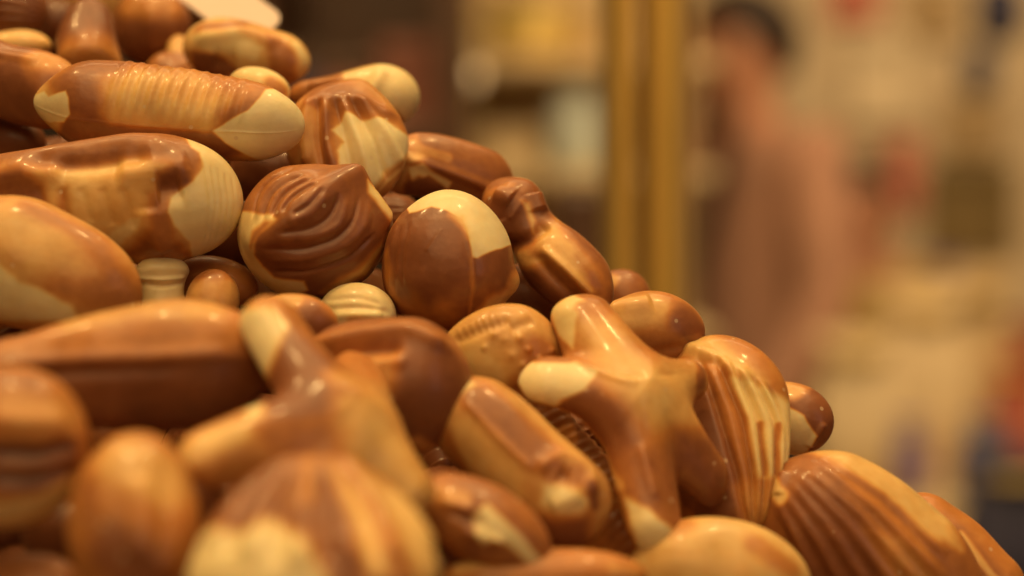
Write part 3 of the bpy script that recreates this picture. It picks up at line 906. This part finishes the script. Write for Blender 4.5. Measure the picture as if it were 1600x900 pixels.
S('auger_shell', 'brown shell lying flat behind the brown ball, right of the ivory-patched scallop', (596, 258, .428), (800, 302, .438), 100, 80,
  'cigar', base=0.27, marble=0.04, bend=16,
  sculpt=[(6, 8, [(620, 245), (700, 268), (780, 300)])],
  paint=[('P', 0.62, 5, [(600, 230), (650, 215), (668, 245), (640, 262), (628, 300), (605, 300)]), ('P', 0.8, 3, [(640, 262), (660, 255), (705, 285), (700, 296), (670, 275), (645, 285)]), ('P', 0.14, 4, [(636, 290), (655, 275), (690, 290), (700, 310), (640, 315)]), (0.5, 8, 4, [(640, 228), (700, 246)])])
S('conch_shell', 'brown conch with knobbed crown and orange body, right of the brown ball', (766, 290, .424), (948, 484, .412), 114, 104,
  ([(0, .74), (.2, .95), (.36, .80), (.6, .98), (.8, .92), (1, .70)], 0.18, 0.24), base=0.26, marble=0.05, bend=-3, nt=200, na=200,
  sculpt=[(9, 14, [(775, 300), (800, 312)]), (11, 13, [(836, 302), (846, 330)]), (-9, 10, [(780, 392), (820, 380), (860, 350)]), (6, 12, [(775, 345), (790, 370)]), (2, 5, [(820, 310), (795, 345)]), (7, 7, [(845, 385), (890, 425), (932, 468)]), (-6, 10, [(830, 395), (870, 440), (905, 470)])],
  paint=[('P', 0.16, 5, [(745, 330), (790, 310), (822, 320), (830, 365), (815, 388), (760, 390)]), (0.24, 14, 6, [(832, 298), (846, 340)]), ('P', 0.7, 3, [(812, 312), (826, 318), (838, 345), (832, 362), (822, 330)]), ('P', 0.64, 7, [(840, 350), (870, 345), (945, 440), (940, 475), (925, 468), (880, 425), (835, 385)]), ('P', 0.36, 8, [(900, 400), (950, 440), (945, 475), (925, 465)]), ('P', 0.58, 8, [(795, 395), (825, 388), (850, 405), (830, 420), (800, 420)]), ('P', 0.17, 7, [(780, 430), (830, 420), (915, 470), (890, 500), (790, 490)]), (0.4, 9, 6, [(760, 305), (795, 290)])])
S('gap_shade_shell', 'added dark shell giving shade in the gap between the brown ball and the conch', (775, 430, .434), (880, 520, .430), 120, 90, 'egg', base=0.10, marble=0.06)  # dark fillers, added to put shade into the gaps between shells
S('gap_shade_shell', 'added dark shell giving shade in the gap between the long cigar shell, the whelk and the clam', (360, 262, .440), (480, 285, .436), 110, 90, 'egg', base=0.08, marble=0.06)
S('gap_shade_shell', 'added dark shell giving shade at the left edge between the mussel tip and the whelk', (-60, 205, .442), (70, 230, .436), 90, 80, 'egg', base=0.10, marble=0.06)
S('gap_shade_shell', 'added dark shell giving shade in the gap between the grooved clam and the blurred egg', (40, 810, .340), (190, 870, .336), 130, 100, 'egg', base=0.06, marble=0.05)
S('periwinkle_shell', 'small brown shell peeping over the ridge, right of the conch', (926, 470, .436), (1016, 464, .432), 88, 70, 'egg', base=0.27, marble=0.08, paint=[(0.6, 12, 6, [(940, 435), (955, 440)])])
S('olive_shell', 'rounded orange brown shell on the ridge behind the ivory-tipped starfish', (915, 517, .398), (1102, 520, .402), 124, 100, 'egg_r', roll=0, base=0.42, marble=0.05,
  sculpt=[(6, 16, [(950, 480), (1020, 470)]), (-3, 8, [(1000, 555), (1090, 535)])],
  paint=[(0.62, 28, 14, [(960, 490), (1020, 480)]), (0.20, 26, 14, [(1072, 500), (1092, 530)]), (0.34, 16, 8, [(1000, 540), (1060, 545)])])
S('spindle_shell', 'orange brown shell between the whelk and the clam, deep in a gap', (270, 432, .412), (402, 452, .410), 78, 70, 'egg', base=0.42, marble=0.06)
S('murex_shell', 'caramel hump beside the ivory ringed tip, under the clam', (335, 422, .398), (330, 520, .396), 84, 70, 'egg', base=0.54, marble=0.08, paint=[(0.3, 14, 8, [(310, 430), (360, 425)])])
S('turret_shell', 'ivory ringed shell tip standing in the gap under the whelk', (252, 393, .400), (256, 500, .398), 82, 74,
  ([(0, .75), (.3, 1), (.42, .86), (1, .85)], 0.34, 0.1), base=0.90, marble=0.04, sculpt=[(4, 4, [(214, 432), (252, 438), (290, 432)]), (-5, 4, [(216, 442), (252, 448), (288, 442)])])
S('tellin_shell', 'smooth caramel shell with ivory lower edge at the left side', (-95, 360, .378), (222, 482, .376), 198, 130,
  ([(0, .9), (.4, 1), (.7, .9), (1, .75)], 0.40, 0.34), base=0.56, marble=0.07, seam=178,
  paint=[('P', 0.36, 14, [(110, 350), (160, 370), (230, 450), (230, 490), (170, 490), (120, 475), (40, 450), (90, 430), (150, 430)]), (0.36, 14, 10, [(40, 325), (130, 365)]), ('P', 0.92, 6, [(-40, 400), (0, 415), (30, 440), (60, 448), (110, 478), (120, 500), (-40, 500)]), (0.66, 30, 20, [(0, 345), (70, 385)])])
S('limpet_shell', 'small ivory ribbed shell wedged under the brown ball', (497, 497, .398), (620, 494, .396), 108, 90,
  'egg', base=0.92, marble=0.03, wob=.4, sculpt=[(-2, 5, [(505, 470), (560, 464), (600, 478)]), (-3, 5, [(500, 484), (560, 480), (612, 488)]), (5, 8, [(520, 494), (600, 492)])], paint=[(0.66, 12, 6, [(555, 504), (570, 508)])])
S('tulip_shell', 'orange brown shell tip behind the cream-tipped starfish arm', (380, 500, .378), (528, 512, .376), 92, 90, 'egg_r', base=0.46, marble=0.06, paint=[(0.2, 24, 14, [(490, 490), (512, 520)]), (0.6, 14, 8, [(420, 468), (460, 468)])])
S('beaded_shell', 'caramel shell with small beads on its right, under the brown ball', (690, 545, .388), (880, 560, .384), 156, 110,
  'egg_r', base=0.60, marble=0.06, wob=1.4, nt=200, na=200,
  sculpt=[(a_, r_, [(x, y)]) for x, y, a_, r_ in ((772, 522, 3, 6), (757, 543, 3, 5), (790, 532, 2, 8), (812, 528, 4, 6), (826, 548, 4, 5), (843, 560, 4.5, 5), (818, 572, 3.5, 6), (856, 572, 4, 5), (800, 556, 2.5, 7), (838, 590, 4, 5), (862, 548, 4, 6), (812, 598, 3, 6))] + [(-5, 9, [(705, 535), (775, 507), (800, 498)]), (-4, 9, [(795, 515), (835, 500)])] + lerp_lines(1.0, 4, [(715, 512), (722, 532)], [(775, 488), (785, 510)], 7),
  paint=[(0.40, 26, 12, [(840, 550), (865, 570)]), (0.34, 14, 8, [(800, 600), (840, 605)]), (0.7, 26, 14, [(740, 555), (770, 590)])])

# ---- the nearer, softer rows
S('mussel_shell', 'long dark brown mussel with orange upper side, nearest the left edge at mid height', (-210, 610, .336), (430, 558, .346), 206, 160,
  ([(0, .3), (.35, .62), (.65, .95), (.85, 1), (1, .9)], 0.10, 0.22), base=0.13, marble=0.04,
  sculpt=[(6, 12, [(-60, 575), (100, 562), (260, 556), (390, 552)]), (-3, 10, [(-40, 595), (100, 582), (300, 576)])],
  paint=[('P', 0.40, 10, [(-60, 560), (30, 520), (150, 470), (300, 440), (440, 460), (440, 540), (300, 552), (100, 558)]), (0.58, 28, 18, [(120, 500), (220, 478), (330, 480)]), (0.30, 8, 5, [(-20, 564), (150, 558), (390, 552)]), (0.24, 34, 25, [(60, 620), (160, 645)])])
starfish('starfish_shell', 'blurred starfish with a cream upper arm, standing in the front of the pile', (535, 665, .332),
  [(404, 474, .346, 1.35), (285, 722, .312), (668, 795, .328, 0.9), (565, 575, .362, 1.0), (470, 850, .316)], 86, 46, 0.85, base=0.44, marble=0.06, seed=4,
  paint=[('P', 0.15, 14, [(440, 500), (520, 560), (530, 640), (440, 660), (400, 640), (420, 560)]), ('P', 0.98, 9, [(325, 520), (345, 480), (420, 478), (450, 505), (432, 550), (412, 600), (416, 650), (392, 660), (380, 590), (345, 560)]), ('P', 0.68, 18, [(520, 620), (600, 610), (680, 770), (650, 800), (560, 740)]), (0.74, 20, 14, [(300, 705), (370, 672)]), (0.32, 26, 16, [(430, 680), (500, 690)]), (0.52, 26, 18, [(530, 590), (575, 600)])])
S('cockle_shell', 'brown domed shell with curled lip behind the blurred starfish', (452, 590, .368), (735, 612, .362), 218, 170,
  ([(0, .6), (.35, .9), (.65, 1), (1, .95)], 0.25, 0.36), base=0.16, marble=0.04, wob=.6,
  sculpt=[(13, 14, [(468, 548), (560, 522), (640, 514), (712, 548)]), (-10, 11, [(490, 565), (570, 548), (630, 544)]), (5, 10, [(540, 585), (600, 565), (640, 565)])],
  paint=[('P', 0.34, 8, [(455, 545), (540, 505), (640, 495), (720, 530), (735, 575), (690, 545), (640, 530), (560, 540), (480, 570)]), ('P', 0.56, 14, [(480, 570), (560, 550), (625, 550), (620, 590), (600, 640), (610, 700), (520, 690)]), (0.5, 12, 8, [(650, 690), (672, 702)])])
S('auger_shell', 'cigar-shaped shell pointing to the lower right with ivory upper tip and twisted end', (688, 608, .366), (935, 832, .356), 150, 136,
  ([(0, .8), (.2, .95), (.6, 1), (.8, 1), (1, .85)], 0.20, 0.18), base=0.52, marble=0.05, wob=.6,
  sculpt=[(4, 7, [(725, 625), (780, 685), (835, 738)]), (8, 13, [(830, 738), (880, 705), (925, 735), (925, 780)]), (-9, 13, [(870, 738), (892, 748)]), (7, 15, [(860, 792), (910, 772)])],
  paint=[('P', 0.27, 9, [(715, 605), (760, 600), (850, 660), (880, 700), (830, 735), (780, 680), (730, 640)]), ('P', 0.66, 12, [(705, 665), (735, 650), (820, 745), (810, 800), (770, 780), (715, 715)]), (0.42, 12, 8, [(690, 665), (720, 725)]), ('P', 0.6, 8, [(780, 610), (860, 650), (930, 720), (900, 720), (830, 660)]), (0.34, 16, 8, [(862, 738), (900, 742)]), ('P', 0.92, 8, [(845, 755), (880, 760), (915, 780), (905, 805), (870, 800), (845, 785)]), ('P', 0.18, 8, [(810, 800), (870, 812), (920, 800), (920, 860), (850, 860)]), (0.2, 9, 5, [(922, 760), (930, 790)]), ('P', 0.88, 5, [(675, 640), (690, 610), (725, 590), (745, 602), (715, 622), (700, 650), (684, 660)])])
S('ribbed_shell', 'caramel shell with serrated edge between the cigar-shaped shell and the starfish', (756, 596, .394), (1024, 896, .376), 130, 110,
  'cigar', base=0.44, marble=0.07, fine=ribs_spiral(26, 1.0, 0.014), paint=[(0.34, 24, 12, [(960, 820), (1000, 870)])])
starfish('starfish_shell', 'starfish with three ivory arm tips and caramel centre, right of the cigar-shaped shell', (990, 625, .374),
  [(886, 466, .388, 1.12), (813, 590, .374), (1030, 864, .358, 1.05), (1098, 584, .384, .8), (1128, 782, .378)], 72, 44, 0.95, base=0.32, marble=0.04, seed=11,
  sculpt=[(4, 8, [(890, 560), (960, 590), (1000, 600)]), (5, 9, [(1000, 690), (1025, 780)])],
  paint=[('P', 0.64, 24, [(890, 490), (960, 490), (1010, 560), (1110, 565), (1095, 665), (1020, 680), (950, 620), (930, 600)]), (0.70, 26, 20, [(985, 575), (1030, 620)]), ('P', 0.17, 14, [(860, 640), (930, 600), (975, 640), (1000, 690), (960, 720), (900, 680)]), ('P', 0.26, 24, [(970, 700), (1060, 690), (1160, 760), (1150, 820), (1060, 800), (990, 780)]), ('P', 0.17, 20, [(1060, 680), (1110, 690), (1160, 790), (1130, 820), (1080, 780)]),
         ('P', 0.98, 3, [(805, 590), (830, 565), (900, 568), (935, 582), (915, 610), (880, 625), (858, 645), (830, 630)]), (0.62, 9, 5, [(845, 640), (930, 712), (970, 760)]), ('P', 0.92, 6, [(975, 770), (1010, 785), (1060, 830), (1060, 880), (1000, 870)]), ('P', 0.86, 4, [(855, 480), (890, 455), (915, 468), (898, 500), (895, 545), (870, 520)]), (0.42, 14, 8, [(912, 480), (935, 485)]), (0.26, 12, 5, [(1097, 570), (1092, 620)])])
S('scallop_shell', 'scallop with ivory and brown fan ribs, lying against the right side of the starfish', (1145, 848, .382), (1108, 526, .400), 228, 120,
  ([(0, .45), (.3, .86), (.6, 1), (1, .92)], 0.14, 0.36), base=0.42, marble=0.03, roll=-12, sharp=0.15, nt=240, na=280, wob=.3,
  sculpt=[(-8, 4.5, l) for l in ([(1092, 558), (1102, 586), (1125, 655), (1152, 745), (1168, 830)], [(1116, 553), (1128, 582), (1160, 655), (1176, 742), (1178, 825)], [(1142, 566), (1160, 598), (1187, 662), (1196, 745), (1188, 820)], [(1168, 580), (1190, 612), (1214, 665), (1212, 745), (1198, 815)], [(1195, 596), (1216, 632), (1232, 690), (1224, 740), (1206, 810)])]
  + [(5, 8, l) for l in ([(1104, 556), (1115, 583), (1143, 655), (1164, 745), (1172, 830)], [(1130, 558), (1145, 588), (1174, 658), (1186, 745), (1183, 825)], [(1155, 572), (1175, 603), (1201, 664), (1204, 745), (1193, 820)], [(1182, 588), (1203, 622), (1224, 680), (1218, 742), (1202, 815)])] + [(7, 12, [(1020, 548), (1055, 535), (1110, 552), (1175, 598)]), (-3, 9, [(1085, 562), (1130, 572)])],
  paint=[('P', 0.9, 5, [(1005, 545), (1040, 522), (1070, 528), (1050, 548), (1030, 560)]), ('P', 0.70, 7, [(1050, 545), (1080, 515), (1130, 535), (1200, 600), (1150, 588), (1110, 562)]), ('P', 0.36, 6, [(1095, 575), (1130, 575), (1165, 650), (1180, 745), (1150, 745), (1120, 650)]), ('P', 0.17, 6, [(1060, 590), (1100, 590), (1128, 660), (1160, 770), (1170, 830), (1090, 810), (1040, 760), (1040, 660)]),
         ('P', 0.84, 7, [(1140, 592), (1180, 596), (1235, 630), (1255, 690), (1232, 745), (1182, 745), (1168, 655)]), (0.40, 4, 3, [(1187, 662), (1196, 740)]), (0.40, 4, 3, [(1216, 665), (1214, 740)]), ('P', 0.5, 12, [(1150, 760), (1240, 745), (1220, 810), (1160, 830)])])
S('periwinkle_shell', 'small brown shell with ivory belly peeping out behind the right scallop', (1165, 640, .416), (1304, 668, .408), 112, 90,
  'egg_r', base=0.20, marble=0.04, paint=[('P', 0.62, 6, [(1170, 605), (1220, 590), (1270, 605), (1240, 625), (1190, 630)]), ('P', 0.95, 3.5, [(1205, 640), (1225, 632), (1255, 650), (1275, 680), (1262, 705), (1240, 715), (1215, 700)])], sculpt=[(4, 6, [(1290, 660), (1262, 700)])])
S('ark_shell', 'large brown ribbed shell at the lower right end of the pile', (1192, 748, .386), (1540, 985, .380), 226, 170,
  ([(0, .75), (.25, .98), (.5, 1), (.8, .85), (1, .7)], 0.24, 0.35), base=0.30, marble=0.04, bend=4, nt=220, na=220, wob=.5,
  sculpt=lerp_lines(6.5, 10, [(1212, 775), (1250, 850), (1300, 960)], [(1262, 715), (1370, 795), (1480, 910)], 6) + [(5, 10, [(1225, 735), (1215, 775)]), (5, 8, [(1300, 722), (1390, 780), (1480, 870)])],
  paint=[('P', 0.21, 14, [(1220, 790), (1260, 745), (1330, 795), (1400, 900), (1260, 930)]), ('P', 0.70, 7, [(1265, 705), (1330, 690), (1400, 725), (1480, 800), (1500, 860), (1450, 840), (1380, 775), (1310, 730)]), ('P', 0.48, 14, [(1360, 830), (1420, 830), (1480, 920), (1400, 920)]), (0.74, 12, 6, [(1208, 758), (1222, 778)]), ('P', 0.4, 6, [(1300, 735), (1370, 780), (1440, 850), (1420, 850), (1350, 790)])])
S('tellin_shell', 'orange brown shell end with thin pale rim, lowest at the right of the pile', (1395, 790, .396), (1590, 955, .388), 120, 100,
  'cigar', base=0.40, marble=0.06, sculpt=[(5, 6, [(1440, 835), (1480, 850), (1530, 900)])], paint=[(0.28, 22, 10, [(1490, 840), (1540, 900)]), (0.8, 4, 3, [(1436, 838), (1472, 856)]), (0.66, 6, 4, [(1500, 835), (1555, 905)])])
S('cowrie_shell', 'smooth caramel shell at the bottom below the right scallop', (985, 880, .360), (1270, 925, .362), 172, 140, 'egg', base=0.70, marble=0.05, bend=6, paint=[(0.46, 24, 14, [(1010, 830), (1060, 820)]), (0.44, 18, 12, [(1180, 850), (1240, 890)])])
S('striped_shell', 'blurred brown clam with dark grooves at the lower left edge', (-120, 690, .312), (142, 704, .310), 252, 180, 'egg', base=0.40, marble=0.05,
  sculpt=[(-13, 13, [(-20, 706), (60, 712), (115, 694)]), (-13, 13, [(-20, 746), (60, 750), (118, 728)]), (8, 18, [(-20, 655), (60, 660), (110, 662)])],
  paint=[(0.5, 34, 18, [(30, 640), (95, 655)]), (0.08, 15, 8, [(-20, 706), (60, 712), (112, 696)]), (0.08, 15, 8, [(-20, 750), (60, 756), (116, 732)]), ('P', 0.8, 9, [(-40, 790), (60, 772), (110, 745), (145, 710), (130, 780), (60, 830), (-40, 840)]), (0.28, 20, 10, [(0, 590), (50, 595)])])
S('olive_shell', 'blurred smooth orange egg-shaped shell in the lower left', (218, 678, .308), (205, 960, .296), 204, 170, 'egg', base=0.42, marble=0.07, sculpt=[(-5, 16, [(250, 720), (262, 790), (250, 880)]), (7, 20, [(215, 740), (225, 800), (215, 880)])], paint=[(0.64, 44, 26, [(200, 715), (255, 750)]), (0.20, 44, 24, [(180, 860), (230, 900)]), (0.3, 16, 12, [(135, 760), (140, 820)])])  # upper caramel stroke paints in a highlight, lower stroke is darker
S('scallop_shell', 'large blurred scallop with brown and caramel ribs at the bottom front', (484, 716, .304), (490, 1015, .284), 388, 170,
  ([(0, .32), (.25, .72), (.6, 1), (1, 1)], 0.12, 0.40), base=0.30, marble=0.05, wob=.6,
  sculpt=sum([[(9, 17, l)] for l in ([(460, 712), (380, 770), (320, 860)], [(470, 712), (420, 780), (385, 880)], [(485, 712), (475, 780), (470, 890)], [(500, 712), (530, 780), (555, 890)], [(515, 712), (580, 770), (625, 880)], [(525, 715), (625, 770), (690, 860)])], [])
  + sum([[(-8, 12, l)] for l in ([(465, 715), (400, 775), (350, 870)], [(478, 715), (448, 785), (430, 885)], [(492, 715), (503, 785), (512, 890)], [(508, 715), (555, 775), (590, 885)])], []),
  paint=[('P', 0.22, 12, [(330, 780), (400, 730), (450, 725), (440, 800), (380, 850), (300, 830)]), (0.46, 13, 8, [(485, 720), (478, 790)]), ('P', 0.17, 8, [(498, 720), (510, 725), (540, 800), (545, 900), (515, 880), (500, 800)]), ('P', 0.74, 9, [(508, 718), (545, 750), (580, 800), (610, 900), (575, 900), (550, 820), (525, 765)]), ('P', 0.45, 8, [(560, 760), (600, 800), (630, 900), (610, 900), (590, 830)]), ('P', 0.72, 9, [(540, 725), (640, 780), (690, 850), (700, 910), (650, 910), (620, 830)]), ('P', 0.24, 10, [(440, 800), (490, 790), (510, 850), (520, 900), (470, 850)]), ('P', 0.93, 10, [(270, 850), (330, 830), (390, 828), (430, 812), (480, 850), (520, 920), (270, 920)])])
S('murex_shell', 'brown shell with jagged ivory band beside the cigar-shaped shell at the bottom', (655, 760, .340), (855, 880, .338), 136, 120,
  'egg', base=0.34, marble=0.12, wob=1.3, sculpt=[(6, 9, [(690, 780), (740, 800)]), (6, 9, [(720, 830), (790, 850)]), (-5, 8, [(700, 800), (760, 820)])],
  paint=[(0.52, 16, 8, [(680, 770), (720, 780)]), ('P', 0.24, 8, [(720, 790), (750, 800), (770, 860), (730, 880)]), ('P', 0.93, 4, [(738, 808), (760, 785), (790, 815), (815, 840), (850, 880), (825, 880), (795, 850), (770, 840), (755, 850), (745, 835)])])
S('cowrie_shell', 'orange brown shell along the bottom edge below the cigar-shaped shell', (690, 905, .338), (1010, 900, .340), 90, 120, 'egg', base=0.42, marble=0.07, paint=[(0.66, 14, 8, [(720, 885), (790, 870)]), (0.5, 12, 6, [(960, 890), (990, 895)])])
S('dove_shell', 'small blurred dark shell in the bottom left corner', (-40, 915, .316), (130, 920, .312), 110, 100, 'egg', base=0.22, marble=0.1)

# ---- the layer underneath, glimpsed in the gaps
SIL = [(380, 20), (480, 130), (640, 150), (660, 250), (770, 300), (850, 330), (940, 460), (1010, 470), (1090, 540), (1180, 610), (1290, 680), (1320, 740), (1540, 900), (1600, 960)]


def surf(x, y):
    w = s_ = 0.0
    for Cc, r_ in MAIN:
        v = Cc - CAM
        d = v @ F
        X_, Y_ = 800 + (v @ R) / d / K, 450 - (v @ U) / d / K
        q = 1.0 / ((X_ - x)**2 + (Y_ - y)**2 + 900.0)**1.5
        w += q; s_ += q * d
    return s_ / w


MAIN = list(REG)
SHORT = ['long cigar shell', 'large whelk', 'ridged clam', 'brown ball', 'ivory-patched scallop', 'ivory snail shell', 'small ivory bump', 'ivory-topped shell', 'pointed cone', 'mussel tip',
         'dark corner shell', 'grey ivory rim', 'hidden caramel shell', 'walnut-brown shell', 'grey ivory tip', 'flat brown shell', 'knobbed conch', 'dark ball gap', 'dark clam gap', 'dark left gap', 'dark corner gap', 'small ridge shell', 'orange ridge shell', 'orange gap shell',
         'caramel hump', 'ivory ringed tip', 'smooth left shell', 'ivory ribbed shell', 'orange shell tip', 'beaded shell', 'long dark mussel', 'blurred starfish', 'brown domed shell', 'twisted cigar shell',
         'serrated shell', 'ivory-tipped starfish', 'right scallop', 'ivory-bellied shell', 'large ribbed shell', 'pale-rimmed shell', 'caramel bottom shell', 'grooved clam', 'blurred egg', 'front scallop',
         'jagged-banded shell', 'orange bottom shell', 'dark corner piece']
# added sloping board under the shells, near black to put shade into the gaps
CC = np.array([m[0] for m in MAIN])
c0 = CC.mean(0)
n0 = np.linalg.svd(CC - c0)[2][2]
if n0[1] > 0: n0 = -n0
q0 = c0 - n0 * 0.050
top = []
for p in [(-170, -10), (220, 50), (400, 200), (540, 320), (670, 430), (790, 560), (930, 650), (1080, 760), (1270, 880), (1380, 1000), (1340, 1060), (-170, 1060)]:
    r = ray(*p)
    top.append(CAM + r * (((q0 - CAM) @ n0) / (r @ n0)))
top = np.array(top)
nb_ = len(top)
tag(link_mesh('gap_shade_board', np.concatenate([top, top - n0 * 0.012]), [tuple(range(nb_))[::-1], tuple(range(nb_, 2 * nb_))] + [(i, (i + 1) % nb_, (i + 1) % nb_ + nb_, i + nb_) for i in range(nb_)], plain('gap_shade_black', (0.012, 0.007, 0.005), 0.95, spec=0.1), False),
    'added near-black sloping board under the pile, giving shade to its deepest gaps', 'board')

rng = random.Random(5)
TONES = ['dark brown', 'brown', 'milk brown', 'caramel', 'pale caramel']
PROTO = [shell('under_shell', 'tmp', (-80, 450, .4), (80, 450, .4), 120, 110, pf, base=bs, marble=.14, fine=fi, nt=90, na=90, seed=31 + q)
         for q, (pf, bs, fi) in enumerate((('egg', .05, None), ('drop', .12, ribs_rings(9, .05)), ('cigar', .18, None), ('fan', .28, ribs_fan(9, .05)), ('egg_r', .36, None)))]  # bases set low: the shade of the gaps is put into the colour
del REG[len(MAIN):]
MPX = []
for Cc, r_ in MAIN:
    v = Cc - CAM
    d = v @ F
    MPX.append((800 + (v @ R) / d / K, 450 - (v @ U) / d / K))
used = set()
for iy in range(9):
    for ix in range(14):
        x = -40 + ix * 118 + (iy % 2) * 59 + rng.uniform(-14, 14)
        y = 40 + iy * 108 + rng.uniform(-14, 14)
        lim = np.interp(x, [p[0] for p in SIL], [p[1] for p in SIL], left=-60)
        q = rng.randrange(len(PROTO))
        rot = (rng.uniform(0, 6.28), rng.uniform(-.8, .8), rng.uniform(0, 6.28))
        if y < lim + 75 or y > 960: continue
        o = PROTO[q].copy()
        COL.objects.link(o)
        o.location = at(x, y, surf(x, y) + .038)
        o.rotation_euler = rot
        near = sorted(range(len(MPX)), key=lambda m: (MPX[m][0] - x)**2 + (MPX[m][1] - y)**2)
        lab = None
        for a_, b_i in ((0, 1), (0, 2), (1, 2), (0, 3), (1, 3), (2, 3), (0, 4), (1, 4)):
            lab = '%s gap shell darkened for shade between the %s and the %s' % (TONES[q], SHORT[near[a_]], SHORT[near[b_i]])
            if lab not in used: break
        used.add(lab)
        tag(o, lab, 'chocolate', 'shells under the top layer of the pile')
for o in PROTO:
    bpy.data.objects.remove(o)
